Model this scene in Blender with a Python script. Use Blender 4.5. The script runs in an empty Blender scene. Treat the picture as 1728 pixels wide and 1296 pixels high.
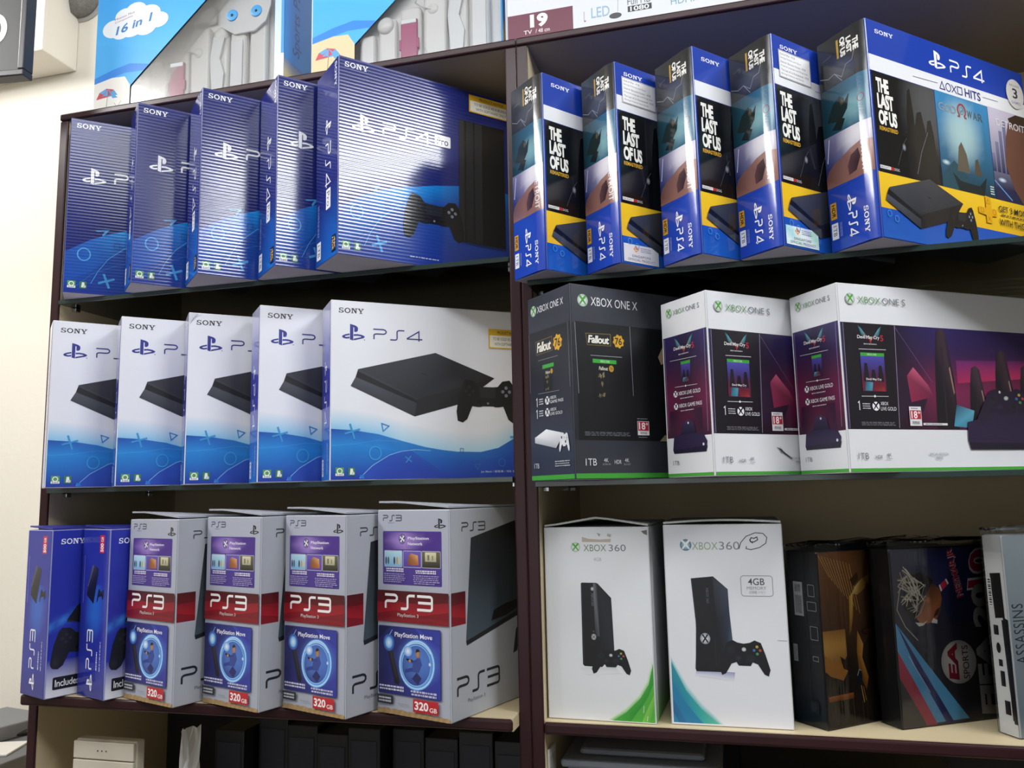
import bpy, bmesh, math, random
from math import sin, cos, pi, radians as rad
from mathutils import Vector, Matrix, Euler
random.seed(7)
SC = bpy.context.scene
COL = SC.collection
Z0 = 0.55                                   # height of the measuring plane above the floor

# ------------------------------------------------------------------ camera, world, light
cam_d = bpy.data.cameras.new('camera'); cam = bpy.data.objects.new('camera', cam_d); COL.objects.link(cam)
def _rot(yaw, pitch, roll):
    return (Matrix.Rotation(yaw, 3, 'Z') @ Matrix.Rotation(pitch, 3, 'X') @ Matrix.Rotation(roll, 3, 'Y') @ Matrix.Rotation(pi/2, 3, 'X'))
cam.matrix_world = Matrix.Translation((1.03144, -1.21408, 0.99656+Z0)) @ _rot(0.258548, 0.132944, 0.0215435).to_4x4()
cam_d.sensor_fit = 'HORIZONTAL'; cam_d.sensor_width = 36.0; cam_d.lens = 36.0*1375.12/1728
cam_d.clip_start = 0.02
SC.camera = cam
wd = bpy.data.worlds.new('world'); SC.world = wd; wd.use_nodes = True
wd.node_tree.nodes['Background'].inputs[0].default_value = (.9, .95, 1, 1)
wd.node_tree.nodes['Background'].inputs[1].default_value = 0.15
def area(name, loc, target, sx, sy, watts, col=(1, 1, 1)):
    l = bpy.data.lights.new(name, 'AREA'); l.shape = 'RECTANGLE'; l.size = sx; l.size_y = sy; l.energy = watts; l.color = col
    o = bpy.data.objects.new(name, l); COL.objects.link(o); o.location = loc
    o.rotation_euler = (Vector(target)-Vector(loc)).to_track_quat('-Z', 'Y').to_euler()
    return o
# fluorescent ceiling panels of the shop and an unseen broad fill light facing the shelves
area('ceiling_tube_light', (0.6, -1.3, 2.94), (0.6, -.1, 1.8), 2.2, 0.3, 19, (.95, .98, 1))
area('ceiling_tube_light.001', (-1.1, -0.9, 2.94), (-.1, -0.9, 1.7), 1.6, 0.2, 34, (1, .985, .96))
area('ceiling_tube_light.002', (2.46, -0.96, 2.94), (1.2, -0.96, 1.7), 1.12, 0.18, 30, (.95, .98, 1))
area('front_fill_light', (0.4, -3.4, 1.5), (0.4, 0, 1.5), 2.4, 2.0, 10, (.92, .96, 1))
SC.view_settings.view_transform = 'Standard'; SC.view_settings.look = 'None'
SC.view_settings.gamma = 1; SC.view_settings.use_curve_mapping = False
SC.view_settings.exposure = 0.16

# ------------------------------------------------------------------ helpers
def lin(h):
    if not isinstance(h, str): return tuple(h)
    r = []
    for i in (0, 2, 4):
        c = int(h[i:i+2], 16)/255
        r.append(c/12.92 if c <= .04045 else ((c+.055)/1.055)**2.4)
    return tuple(r)
def mix(a, b, t):
    a, b = lin(a), lin(b); return tuple(x+(y-x)*t for x, y in zip(a, b))
MATS = {}
def mat(name, col='808080', rough=.5, metal=0, spec=.5, noise=None, bump=None, coat=0):
    if name in MATS: return MATS[name]
    m = bpy.data.materials.new(name); m.use_nodes = True
    nt = m.node_tree; b = nt.nodes['Principled BSDF']
    b.inputs['Base Color'].default_value = (*lin(col), 1); b.inputs['Roughness'].default_value = rough
    b.inputs['Metallic'].default_value = metal; b.inputs['Specular IOR Level'].default_value = spec
    b.inputs['Coat Weight'].default_value = coat; b.inputs['Coat Roughness'].default_value = .08
    if noise:                                # (second colour, scale, stretch)
        tc = nt.nodes.new('ShaderNodeTexCoord'); mp = nt.nodes.new('ShaderNodeMapping'); nz = nt.nodes.new('ShaderNodeTexNoise')
        cr = nt.nodes.new('ShaderNodeMix'); cr.data_type = 'RGBA'
        mp.inputs['Scale'].default_value = noise[2]; nz.inputs['Scale'].default_value = noise[1]; nz.inputs['Detail'].default_value = 5
        nt.links.new(tc.outputs['Object'], mp.inputs['Vector']); nt.links.new(mp.outputs[0], nz.inputs['Vector'])
        cr.inputs['A'].default_value = (*lin(col), 1); cr.inputs['B'].default_value = (*lin(noise[0]), 1)
        nt.links.new(nz.outputs[0], cr.inputs['Factor']); nt.links.new(cr.outputs['Result'], b.inputs['Base Color'])
    if bump:                                 # (scale, distance)
        tc = nt.nodes.new('ShaderNodeTexCoord'); nz = nt.nodes.new('ShaderNodeTexNoise'); bp = nt.nodes.new('ShaderNodeBump')
        nz.inputs['Scale'].default_value = bump[0]; nz.inputs['Detail'].default_value = 4; bp.inputs['Distance'].default_value = bump[1]
        nt.links.new(tc.outputs['Object'], nz.inputs['Vector']); nt.links.new(nz.outputs[0], bp.inputs['Height']); nt.links.new(bp.outputs[0], b.inputs['Normal'])
    MATS[name] = m; return m
def print_mat(name, rough, ribs=None, waves=0.0, spec=.5):
    """printed board: the ink colours are stored on the mesh; ribs = corrugation showing through"""
    m = bpy.data.materials.new(name); m.use_nodes = True; nt = m.node_tree; b = nt.nodes['Principled BSDF']
    at = nt.nodes.new('ShaderNodeAttribute'); at.attribute_name = 'ink'
    nt.links.new(at.outputs['Color'], b.inputs['Base Color']); b.inputs['Roughness'].default_value = rough
    b.inputs['Specular IOR Level'].default_value = spec
    tc = nt.nodes.new('ShaderNodeTexCoord'); h = None
    if ribs:
        sep = nt.nodes.new('ShaderNodeSeparateXYZ'); nt.links.new(tc.outputs['Object'], sep.inputs[0])
        mu = nt.nodes.new('ShaderNodeMath'); mu.operation = 'MULTIPLY'; mu.inputs[1].default_value = 2*pi/ribs[0]
        nt.links.new(sep.outputs['Z'], mu.inputs[0])
        sn = nt.nodes.new('ShaderNodeMath'); sn.operation = 'SINE'; nt.links.new(mu.outputs[0], sn.inputs[0])
        bp = nt.nodes.new('ShaderNodeBump'); bp.inputs['Distance'].default_value = ribs[1]
        nt.links.new(sn.outputs[0], bp.inputs['Height']); h = bp
    if waves:
        nz = nt.nodes.new('ShaderNodeTexNoise'); nz.inputs['Scale'].default_value = 9; nz.inputs['Detail'].default_value = 2
        nt.links.new(tc.outputs['Object'], nz.inputs['Vector'])
        bp = nt.nodes.new('ShaderNodeBump'); bp.inputs['Distance'].default_value = waves
        nt.links.new(nz.outputs[0], bp.inputs['Height'])
        if h: nt.links.new(h.outputs[0], bp.inputs['Normal'])
        h = bp
    if h: nt.links.new(h.outputs[0], b.inputs['Normal'])
    return m
P_RIB = print_mat('ribbed_glossy_print', .16, (.0062, .00004), .00015, .6)
P_GLOSS = print_mat('glossy_print', .13, None, .0010, .6)
P_SATIN = print_mat('satin_print', .38, None, .0008)
P_MATT = print_mat('matt_print', .55, None, .0006, .35)

def empty(name, loc, rz=0, scale=1):
    o = bpy.data.objects.new(name, None); COL.objects.link(o); o.empty_display_size = .05
    o.location = loc; o.rotation_euler = (0, 0, rz); o.scale = (scale,)*3; return o
def tag(o, label, cat, group=None):
    o['label'] = label; o['category'] = cat
    if group: o['group'] = group
    elif 'group' in o: del o['group']
    return o
def link_mesh(name, me, parent=None, material=None):
    if material is not None:
        for m in (material if isinstance(material, (list, tuple)) else [material]): me.materials.append(m)
    o = bpy.data.objects.new(name, me); COL.objects.link(o)
    if parent: o.parent = parent
    return o
class MB:
    """collects shapes, builds ONE mesh object"""
    def __init__(s): s.bm = bmesh.new()
    def box(s, x0, y0, z0, x1, y1, z1, bev=0, seg=2, M=None, mi=0):
        r = bmesh.ops.create_cube(s.bm, size=1)['verts']
        T = Matrix.Translation(((x0+x1)/2, (y0+y1)/2, (z0+z1)/2)) @ Matrix.Diagonal((x1-x0, y1-y0, z1-z0, 1))
        bmesh.ops.transform(s.bm, matrix=T, verts=r)
        fs = list({f for v in r for f in v.link_faces})
        if bev:
            es = list({e for v in r for e in v.link_edges})
            q = bmesh.ops.bevel(s.bm, geom=es, offset=bev, segments=seg, affect='EDGES', profile=.5)
            fs = list({f for f in s.bm.faces if f.is_valid and any(v in q['verts'] for v in f.verts)} | {f for f in fs if f.is_valid})
            r = list({v for f in fs for v in f.verts})
        for f in fs: f.material_index = mi
        if M is not None: bmesh.ops.transform(s.bm, matrix=M, verts=r)
        return s
    def prism(s, pts, y0, y1, M=None, mi=0):
        """outline in x,z extruded from y0 to y1"""
        a = [s.bm.verts.new((x, y0, z)) for x, z in pts]; b = [s.bm.verts.new((x, y1, z)) for x, z in pts]
        n = len(pts); fs = [s.bm.faces.new(a), s.bm.faces.new(b[::-1])]
        for i in range(n): fs.append(s.bm.faces.new((a[i], b[i], b[(i+1) % n], a[(i+1) % n])))
        for f in fs: f.material_index = mi
        if M is not None: bmesh.ops.transform(s.bm, matrix=M, verts=a+b)
        return s
    def lathe(s, prof, seg=24, M=None, mi=0):
        """profile (r,z) about z"""
        rings = []
        for r, z in prof:
            rings.append([s.bm.verts.new((r*cos(2*pi*k/seg), r*sin(2*pi*k/seg), z)) for k in range(seg)])
        fs = []
        for a, b in zip(rings, rings[1:]):
            for k in range(seg): fs.append(s.bm.faces.new((a[k], a[(k+1) % seg], b[(k+1) % seg], b[k])))
        fs.append(s.bm.faces.new(rings[0][::-1])); fs.append(s.bm.faces.new(rings[-1]))
        for f in fs: f.material_index = mi; f.smooth = True
        if M is not None: bmesh.ops.transform(s.bm, matrix=M, verts=[v for r in rings for v in r])
        return s
    def tube(s, pts, r, seg=8, mi=0):
        pts = [Vector(p) for p in pts]; rings = []
        for i, p in enumerate(pts):
            d = (pts[min(i+1, len(pts)-1)]-pts[max(i-1, 0)]).normalized()
            u = d.cross(Vector((0, 0, 1)))
            if u.length < .05: u = d.cross(Vector((1, 0, 0)))
            u.normalize(); w = d.cross(u)
            rings.append([s.bm.verts.new(p+(u*cos(2*pi*k/seg)+w*sin(2*pi*k/seg))*r) for k in range(seg)])
        for a, b in zip(rings, rings[1:]):
            for k in range(seg):
                f = s.bm.faces.new((a[k], a[(k+1) % seg], b[(k+1) % seg], b[k])); f.smooth = True; f.material_index = mi
        s.bm.faces.new(rings[0][::-1]); s.bm.faces.new(rings[-1]); return s
    def build(s, name, material, parent=None):
        bmesh.ops.recalc_face_normals(s.bm, faces=s.bm.faces)
        me = bpy.data.meshes.new(name); s.bm.to_mesh(me); s.bm.free()
        return link_mesh(name, me, parent, material)
def copy_tree(o, parent=None):
    c = o.copy(); COL.objects.link(c); c.parent = parent
    for ch in list(o.children): copy_tree(ch, c)
    return c

# ------------------------------------------------------------------ printing
GLY = {}
def glyphs(txt, bold=0, shear=0, cw=1.0):
    k = (txt, bold, shear, cw)
    if k in GLY: return GLY[k]
    cu = bpy.data.curves.new('lettering', 'FONT'); cu.body = txt; cu.offset = bold; cu.shear = shear; cu.resolution_u = 3
    cu.space_character = cw
    ob = bpy.data.objects.new('lettering', cu); COL.objects.link(ob)
    me = ob.to_mesh()
    vs = [(v.co.x, v.co.y) for v in me.vertices]; fs = [tuple(p.vertices) for p in me.polygons]
    ob.to_mesh_clear(); bpy.data.objects.remove(ob); bpy.data.curves.remove(cu)
    x0 = min(v[0] for v in vs); x1 = max(v[0] for v in vs); y0 = min(v[1] for v in vs); y1 = max(v[1] for v in vs)
    vs = [((x-x0)/(x1-x0), (y-y0)/(y1-y0)) for x, y in vs]
    GLY[k] = (vs, fs); return GLY[k]
class Art:
    """flat print on one face, in millimetres from its lower left corner"""
    def __init__(s, w, h, base):
        s.V, s.F, s.C, s.n, s.M = [], [], [], 0, []
        s.w, s.h = w, h
        s.r(0, 0, w, h, base)
    def map(s, x, y):
        for f in reversed(s.M): x, y = f(x, y)
        return x, y
    def push(s, x0, y0, x1, y1, rot=0):
        w, h = x1-x0, y1-y0
        if rot == 0: f = lambda a, b: (x0+a*w, y0+b*h)
        elif rot == -90: f = lambda a, b: (x0+b*w, y1-a*h)
        else: f = lambda a, b: (x1-b*w, y0+a*h)
        s.M.append(f); return s
    def quad(s, p00, p10, p11, p01):
        def f(a, b):
            return tuple((p00[i]*(1-a)+p10[i]*a)*(1-b)+(p01[i]*(1-a)+p11[i]*a)*b for i in (0, 1))
        s.M.append(f); return s
    def pop(s): s.M.pop(); return s
    def raw(s, pts, faces, cols):
        b = len(s.V); s.n += 1; d = s.n
        s.V += [(x, y, d) for x, y in pts]
        for f in faces: s.F.append(tuple(b+i for i in f)); s.C.append([cols[i] for i in f])
        return s
    def p(s, pts, col):
        pts = [s.map(*q) for q in pts]; c = lin(col); return s.raw(pts, [tuple(range(len(pts)))], [c]*len(pts))
    def g(s, pts, cols):
        pts = [s.map(*q) for q in pts]; return s.raw(pts, [tuple(range(len(pts)))], [lin(c) for c in cols])
    def r(s, x0, y0, x1, y1, c0, c1=None, c2=None, c3=None):
        if c1 is None: cs = [c0]*4
        elif c2 is None: cs = [c0, c0, c1, c1]             # bottom, top
        else: cs = [c0, c1, c2, c3]
        return s.g([(x0, y0), (x1, y0), (x1, y1), (x0, y1)], cs)
    def grid(s, x0, y0, x1, y1, nx, ny, fn):
        pts = [s.map(x0+(x1-x0)*i/nx, y0+(y1-y0)*j/ny) for j in range(ny+1) for i in range(nx+1)]
        cols = [lin(fn(i/nx, j/ny)) for j in range(ny+1) for i in range(nx+1)]
        fs = [(j*(nx+1)+i, j*(nx+1)+i+1, (j+1)*(nx+1)+i+1, (j+1)*(nx+1)+i) for j in range(ny) for i in range(nx)]
        return s.raw(pts, fs, cols)
    def strip(s, A, B, ca, cb):
        n = len(A); ca = ca if isinstance(ca, list) else [ca]*n; cb = cb if isinstance(cb, list) else [cb]*n
        pts = [s.map(*q) for q in A]+[s.map(*q) for q in B]
        return s.raw(pts, [(i, i+1, n+i+1, n+i) for i in range(n-1)], [lin(c) for c in ca]+[lin(c) for c in cb])
    def st(s, pts, w, col, closed=False):
        q = [Vector(s.map(*a)) for a in pts]; n = len(q); L, R = [], []
        for i in range(n):
            a = q[i-1] if (i > 0 or closed) else None; b = q[(i+1) % n] if (i < n-1 or closed) else None
            d0 = (q[i]-a).normalized() if a is not None and (q[i]-a).length > 1e-9 else None
            d1 = (b-q[i]).normalized() if b is not None and (b-q[i]).length > 1e-9 else None
            if d0 is None: d0 = d1
            if d1 is None: d1 = d0
            t = (d0+d1)
            t = t.normalized() if t.length > 1e-6 else d0
            nv = Vector((-t.y, t.x)); k = 1/max(.45, abs(nv.dot(Vector((-d0.y, d0.x)))))
            L.append(q[i]+nv*w/2*k); R.append(q[i]-nv*w/2*k)
        fs = [(i, i+1, n+i+1, n+i) for i in range(n-1)]
        if closed: fs.append((n-1, 0, n, 2*n-1))
        c = lin(col); return s.raw([tuple(v) for v in L+R], fs, [c]*(2*n))
    def el(s, cx, cy, rx, ry, col, edge=None, n=28, a0=0, a1=2*pi, tilt=0):
        pts = []
        for k in range(n+1):
            t = a0+(a1-a0)*k/n; x, y = rx*cos(t), ry*sin(t)
            pts.append((cx+x*cos(tilt)-y*sin(tilt), cy+x*sin(tilt)+y*cos(tilt)))
        q = [s.map(cx, cy)]+[s.map(*a) for a in pts]
        return s.raw(q, [(0, k, k+1) for k in range(1, n+1)], [lin(col)]+[lin(edge or col)]*(n+1))
    def ring(s, cx, cy, rx, ry, w, col, n=32, a0=0, a1=2*pi, tilt=0):
        pts = []
        for k in range(n if a1-a0 > 6.28 else n+1):
            t = a0+(a1-a0)*k/n; x, y = rx*cos(t), ry*sin(t)
            pts.append((cx+x*cos(tilt)-y*sin(tilt), cy+x*sin(tilt)+y*cos(tilt)))
        return s.st(pts, w, col, a1-a0 > 6.28)
    def rrpts(s, x0, y0, x1, y1, r):
        o = []
        for cx, cy, a in ((x1-r, y0+r, -90), (x1-r, y1-r, 0), (x0+r, y1-r, 90), (x0+r, y0+r, 180)):
            for k in range(5): o.append((cx+r*cos(rad(a+22.5*k)), cy+r*sin(rad(a+22.5*k))))
        return o
    def rr(s, x0, y0, x1, y1, r, col): return s.p(s.rrpts(x0, y0, x1, y1, r), col)
    def one(s, x, y, h, col):
        s.st([(x+h*.06, y+h*.8), (x+h*.26, y+h*.96), (x+h*.26, y)], h*.1, col); return s
    def t(s, txt, x0, y0, x1, y1, col, bold=0, shear=0, rot=0, cw=1.0):
        vs, fs = glyphs(txt, bold, shear, cw)
        s.push(x0, y0, x1, y1, rot); pts = [s.map(*v) for v in vs]; s.pop()
        return s.raw(pts, fs, [lin(col)]*len(pts))
    def fine(s, x0, y0, x1, y1, rows, col, rot=0, fill=.55, seed=1):
        """lines too small to read: short dashes like words"""
        rg = random.Random(seed*77+rows); s.push(x0, y0, x1, y1, rot)
        for k in range(rows):
            b = 1-(k+.5)/rows; a = rg.uniform(0, .06); e = rg.uniform(.8, 1) if k == rows-1 else rg.uniform(.93, 1)
            while a < e:
                l = min(rg.uniform(.04, .13), e-a); hh = fill/rows/2*rg.uniform(.7, 1)
                s.p([(a, b-hh), (a+l, b-hh), (a+l, b+hh), (a, b+hh)], col); a += l+.022
        s.pop(); return s
    # ---- marks
    def sony(s, x0, y0, x1, y1, col, rot=0):
        s.push(x0, y0, x1, y1, rot); w = .075
        def R(a, b, c, d): s.p([(a, b), (c, b), (c, d), (a, d)], col)
        def S_(pts): s.p(pts, col)
        # S
        s.strip([(.005, .62+.0), (.02, .9), (.08, 1), (.14, .98), (.17, .86)], [(.055, .68), (.06, .82), (.09, .87), (.125, .86), (.17, .8)], col, col)
        s.strip([(.005, .62), (.03, .5), (.1, .42), (.14, .34), (.145, .26)], [(.055, .7), (.07, .6), (.13, .54), (.185, .42), (.195, .26)], col, col)
        s.strip([(.145, .28), (.13, .15), (.09, .12), (.04, .2), (.01, .3)], [(.195, .28), (.18, .06), (.1, 0), (.05, .02), (.01, .12)], col, col)
        R(.005, 0, .03, .36); R(.155, .66, .178, .98)
        # O
        n = 24; s.strip([(.345+.12*cos(2*pi*k/n), .5+.52*sin(2*pi*k/n)) for k in range(n+1)], [(.345+.072*cos(2*pi*k/n), .5+.36*sin(2*pi*k/n)) for k in range(n+1)], col, col)
        # N
        R(.5, .86, .58, 1); R(.515, .05, .55, .95); R(.49, 0, .58, .13); R(.665, .05, .7, .95); R(.64, .87, .735, 1)
        S_([(.52, 1), (.585, 1), (.7, .2), (.7, 0), (.66, 0)])
        # Y
        R(.745, .87, .845, 1); R(.9, .87, 1, 1); S_([(.77, .92), (.83, .92), (.895, .45), (.895, .3), (.855, .3)]); S_([(.935, .92), (.975, .92), (.9, .4), (.88, .48)])
        R(.855, .05, .897, .45); R(.825, 0, .93, .13)
        s.pop(); return s
    def pslogo(s, x0, y0, x1, y1, col, rot=0):
        s.push(x0, y0, x1, y1, rot)
        s.p([(.35, 1), (.49, .955), (.49, 0), (.35, .06)], col)
        s.p([(.49, .955), (.60, .91), (.68, .83), (.70, .72), (.68, .58), (.61, .52), (.535, .54), (.535, .78), (.515, .82), (.49, .82)], col)
        s.strip([(.33, .42), (.12, .345), (.02, .27), (.0, .2), (.06, .13), (.18, .1), (.33, .13)], [(.33, .33), (.18, .275), (.13, .25), (.125, .22), (.15, .2), (.22, .195), (.33, .23)], col, col)
        s.strip([(.51, .385), (.68, .405), (.86, .37), (.98, .3), (1, .24), (.93, .17), (.51, .02)], [(.51, .285), (.66, .305), (.79, .285), (.84, .26), (.84, .235), (.77, .205), (.51, .115)], col, col)
        s.pop(); return s
    def psnum(s, x0, y0, x1, y1, w, col, last='4', rot=0):
        s.push(x0, y0, x1, y1, rot)
        def arc(cx, cy, rx, ry, a, b, n=5): return [(cx+rx*cos(rad(a+(b-a)*k/n)), cy+ry*sin(rad(a+(b-a)*k/n))) for k in range(n+1)]
        s.st([(0, .97), (.2, .97)]+arc(.2, .75, .06, .22, 90, -90)+[(.08, .53)]+arc(.07, .38, .055, .15, 90, 180)+[(.015, 0)], w, col)
        s.st([(.34, .03), (.42, .03)]+arc(.43, .18, .05, .15, -90, 0)+[(.48, .8)]+arc(.535, .8, .055, .17, 180, 90)+[(.63, .97)], w, col)
        if last == '4':
            s.st([(.93, 0), (.93, .97), (.69, .25), (.69, .2), (1, .2)], w, col)
        else:
            s.st([(.68, .97), (.93, .97)]+arc(.93, .82, .05, .15, 90, 0)+[(.98, .18)]+arc(.93, .18, .05, .15, 0, -90)+[(.68, .03)], w, col)
            s.st([(.7, .52), (.96, .52)], w, col)
        s.pop(); return s
    def sphere(s, cx, cy, r, back=('f4f6f4', 'a9b3ae'), x='4f9e3a', k=1.0):
        s.el(cx, cy, r*k, r, back[0], back[1])
        for sg in (-1, 1):
            s.p([(cx+sg*r*k*.78, cy+r*.68), (cx+sg*r*k*.5, cy+r*.9), (cx-sg*r*k*.1, cy+r*.28), (cx-sg*r*k*.72, cy-r*.66), (cx-sg*r*k*.5, cy-r*.72), (cx+sg*r*k*.12, cy-r*.02)], x)
        return s
    def shapes(s, kind, cx, cy, r, w, col, tilt=0):
        if kind == 'o': return s.ring(cx, cy, r, r*1.1, w, col, tilt=tilt)
        if kind == 'x':
            for a in (tilt, tilt+pi/2): s.st([(cx-r*cos(a), cy-r*sin(a)), (cx+r*cos(a), cy+r*sin(a))], w, col)
            return s
        n = 3 if kind == 't' else 4
        return s.st([(cx+r*cos(tilt+2*pi*k/n), cy+r*sin(tilt+2*pi*k/n)) for k in range(n)], w, col, True)
    def pad(s, x0, y0, x1, y1, body='15161c', hi='24262e', glyph='7b8090'):
        """a game pad seen from the front"""
        s.push(x0, y0, x1, y1)
        h = [(.5, .82), (.66, .84), (.74, .97), (.86, 1), (.91, .9), (.97, .6), (1, .25), (.98, .04), (.9, 0), (.83, .08), (.75, .38), (.66, .36), (.58, .38), (.5, .38)]
        s.p(h+[(1-x, y) for x, y in h[-2:0:-1]], body)
        s.p([(.36, .83), (.64, .83), (.62, .58), (.38, .58)], hi)
        for cx in (.365, .635): s.el(cx, .46, .075, .1, hi, body); s.el(cx, .47, .045, .06, '101116')
        for dx, dy in ((0, .09), (0, -.09), (.055, 0), (-.055, 0)):
            s.el(.8+dx, .73+dy, .026, .04, glyph); s.el(.2+dx, .73+dy, .026, .038, hi)
        s.el(.5, .45, .018, .025, glyph)
        s.pop(); return s
    def pad360(s, x0, y0, x1, y1, body='14151a', hi='2b2e36'):
        s.push(x0, y0, x1, y1)
        h = [(.5, .9), (.62, .93), (.72, 1), (.84, .93), (.92, .6), (1, .18), (.96, .0), (.88, .05), (.76, .33), (.66, .38), (.62, .28), (.5, .28)]
        s.p(h+[(1-x, y) for x, y in h[-2:0:-1]], body)
        for cx, cy in ((.25, .72), (.63, .5)): s.el(cx, cy, .1, .13, hi, body); s.el(cx, cy+.02, .06, .08, '1d1f25')
        s.el(.38, .5, .07, .09, hi, body); s.el(.5, .74, .045, .06, 'd8dcd8', '8d938f')
        for dx, dy, c in ((0, .1, 'b59a3c'), (0, -.1, '4a8a4a'), (.06, 0, 'a8453c'), (-.06, 0, '3f63a0')): s.el(.76+dx, .72+dy, .028, .04, c)
        s.pop(); return s
    def slim_console(s, a, b, c, d, e, f, g, k, top=('343640', '24252c')):
        """flat black console in two layers: top face a b c d, then lower layer e f g k"""
        s.p([f, e, a, d, c, k, g], '1b1c22')
        s.p([a, d, (d[0]-1, d[1]-9), (e[0]+2, e[1]+1)], '131419')
        s.g([a, b, c, d], [top[0], top[0], top[1], top[1]])
        s.g([a, d, (d[0]-.6, d[1]-3.4), (a[0]-.8, a[1]-3.2)], ['3c3f49', '2c2e36', '26282f', '34373f'])
        s.g([e, (d[0]-2.5, d[1]-7.5), g, f], ['4c4f5a', '34363f', '2b2d35', '3d4049'])
        return s
    def build(s, name, parent, face, M, D=0, ins=1.5, lift=.0005, bulge=0):
        """face 'F': plane y=0 looking to -y; 'S': plane x=0 looking to -x, u runs from y=D to y=0"""
        st = .000012; sc = .001
        kx, ky = ((D if face == 'S' else s.w)-2*ins)/s.w, (s.h-2*ins)/s.h
        s.V = [(ins+x*kx, ins+y*ky, d) for x, y, d in s.V]
        me = bpy.data.meshes.new(name)
        if face == 'F': vs = [(x*sc, -lift-d*st, y*sc) for x, y, d in s.V]
        elif face == 'S': vs = [(-lift-d*st, (D-x)*sc, y*sc) for x, y, d in s.V]
        else: vs = [face(x*sc, y*sc, lift+d*st) for x, y, d in s.V]
        me.from_pydata(vs, [], s.F)
        at = me.attributes.new('ink', 'FLOAT_COLOR', 'CORNER')
        flat = []
        for c in s.C:
            for q in c: flat += [q[0], q[1], q[2], 1.0]
        at.data.foreach_set('color', flat)
        if bulge:                             # carton wall puffed out, rounding over towards the near edge
            bm = bmesh.new(); bm.from_mesh(me); K = .020; d0 = D*sc-K
            for k in range(-1, 8):
                y = (D*sc-d0*(.5 if k < 0 else 1)) - (0 if k < 0 else K*k/8)
                bmesh.ops.bisect_plane(bm, geom=bm.verts[:]+bm.edges[:]+bm.faces[:], plane_co=(0, y, 0), plane_no=(0, 1, 0))
            for v in bm.verts:
                u = D*sc-v.co.y
                v.co.x -= bulge*(u/d0 if u < d0 else 1-((u-d0)/K)**2)
            for f in bm.faces: f.smooth = True
            bm.to_mesh(me); bm.free()
        return link_mesh(name, me, parent, M)

# ------------------------------------------------------------------ the room
CREAM = mat('cream_wall_paint', 'f5f0e6', .7, noise=('f0e9db', 3, (1, 1, 1)), bump=(60, .0006))
def structure(o): o['kind'] = 'structure'; return o
structure(MB().box(-2.4, .40, 0, 3.4, .46, 3.0).build('wall_back', CREAM))
structure(MB().box(-2.46, -3.6, 0, -2.4, .46, 3.0).build('wall_left', CREAM))
structure(MB().box(3.4, -3.6, 0, 3.46, .46, 3.0).build('wall_right', mat('grey_wall_paint', 'a5a39f', .7)))
structure(MB().box(-2.4, -3.66, 0, 3.4, -3.6, 3.0).build('wall_front', mat('grey_wall_paint')))
structure(MB().box(-2.46, -3.66, 3.0, 3.46, .46, 3.06).build('ceiling', mat('ceiling_paint', 'e9e6e0', .8)))
structure(MB().box(-2.46, -3.66, -.06, 3.46, .46, 0).build('floor', mat('floor_tiles', '6c665e', .35, noise=('5c564e', 6, (1, 1, 1)))))
structure(MB().box(-2.4, .29, 2.64, -.53, .40, 3.0, .004).build('trim_1', CREAM))

MAROON = mat('dark_maroon_laminate', '381b20', .3, spec=.35, noise=('2a1216', 14, (1, 1, .15)))
BEIGE = mat('beige_laminate', 'd9c9a6', .45, noise=('cfbd97', 5, (1, 1, 1)))
INNER = mat('shelf_back_board', 'd6c29c', .6, noise=('c8b48c', 4, (1, 1, .3)))
TOPM = mat('top_board', 'a99e8e', .6, noise=('9b9080', 5, (1, 1, 1)))
def unit(x0, x1, label, lip, out):
    u = empty('shelving_unit', (x0, 0, 0)); tag(u, label, 'shelves', 'shelving units against the wall')
    w = x1-x0; T = .0185; top = 1.7364+Z0
    for a, b in ((0, T), (w-T, w)):
        sp = MB().box(a, .004, 0, b, .36, top-.0145).build('side_panel', BEIGE, u)
        MB().box(a, -.001, 0, b, .0038, top-.0145, .0025, 3).build('edge_trim', MAROON, sp)
    tp = MB().box(0, .004, top-.0143, w, .36, top).build('top_panel', TOPM, u)
    MB().box(0, -.003, top-.0143, w, .0038, top-.001, .003, 3).build('edge_trim', MAROON, tp)
    MB().box(T+.0003, .348, .95+.2, w-T-.0003, .36, top-.0146).build('back_panel', INNER, u)
    MB().box(T+.0003, .348, .06, w-T-.0003, .36, 1.1497).build('shade_back_panel', mat('shade_black_board', '15151a', .6), u)['label'] = 'lower back panel, shade put in as black'  # shade of the bottom compartment put into the board's near-black colour
    for z, nm, fo in ((lip, 'shelf_board', out), (.86, 'shelf_board', 0)):
        sb = MB().box(T+.0003, .004-fo, z-.018, w-T-.0003, .3475, z).build(nm, BEIGE, u)
        MB().box(T+.0003, -.003-fo, z-.0175, w-T-.0003, .0038-fo, z-.0003, .004, 3).build('edge_trim', MAROON, sb)
    MB().box(T+.0003, .03, 0, w-T-.0003, .05, .06).build('plinth', MAROON, u)
    return u
unit(-.175, .7288, 'dark maroon edged shelving unit on the left, beside the bare cream wall', .6750+Z0, .036)
unit(.7292, 1.64, 'dark maroon edged shelving unit on the right, holding the yellow banded cartons', .6642+Z0, 0)

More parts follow.
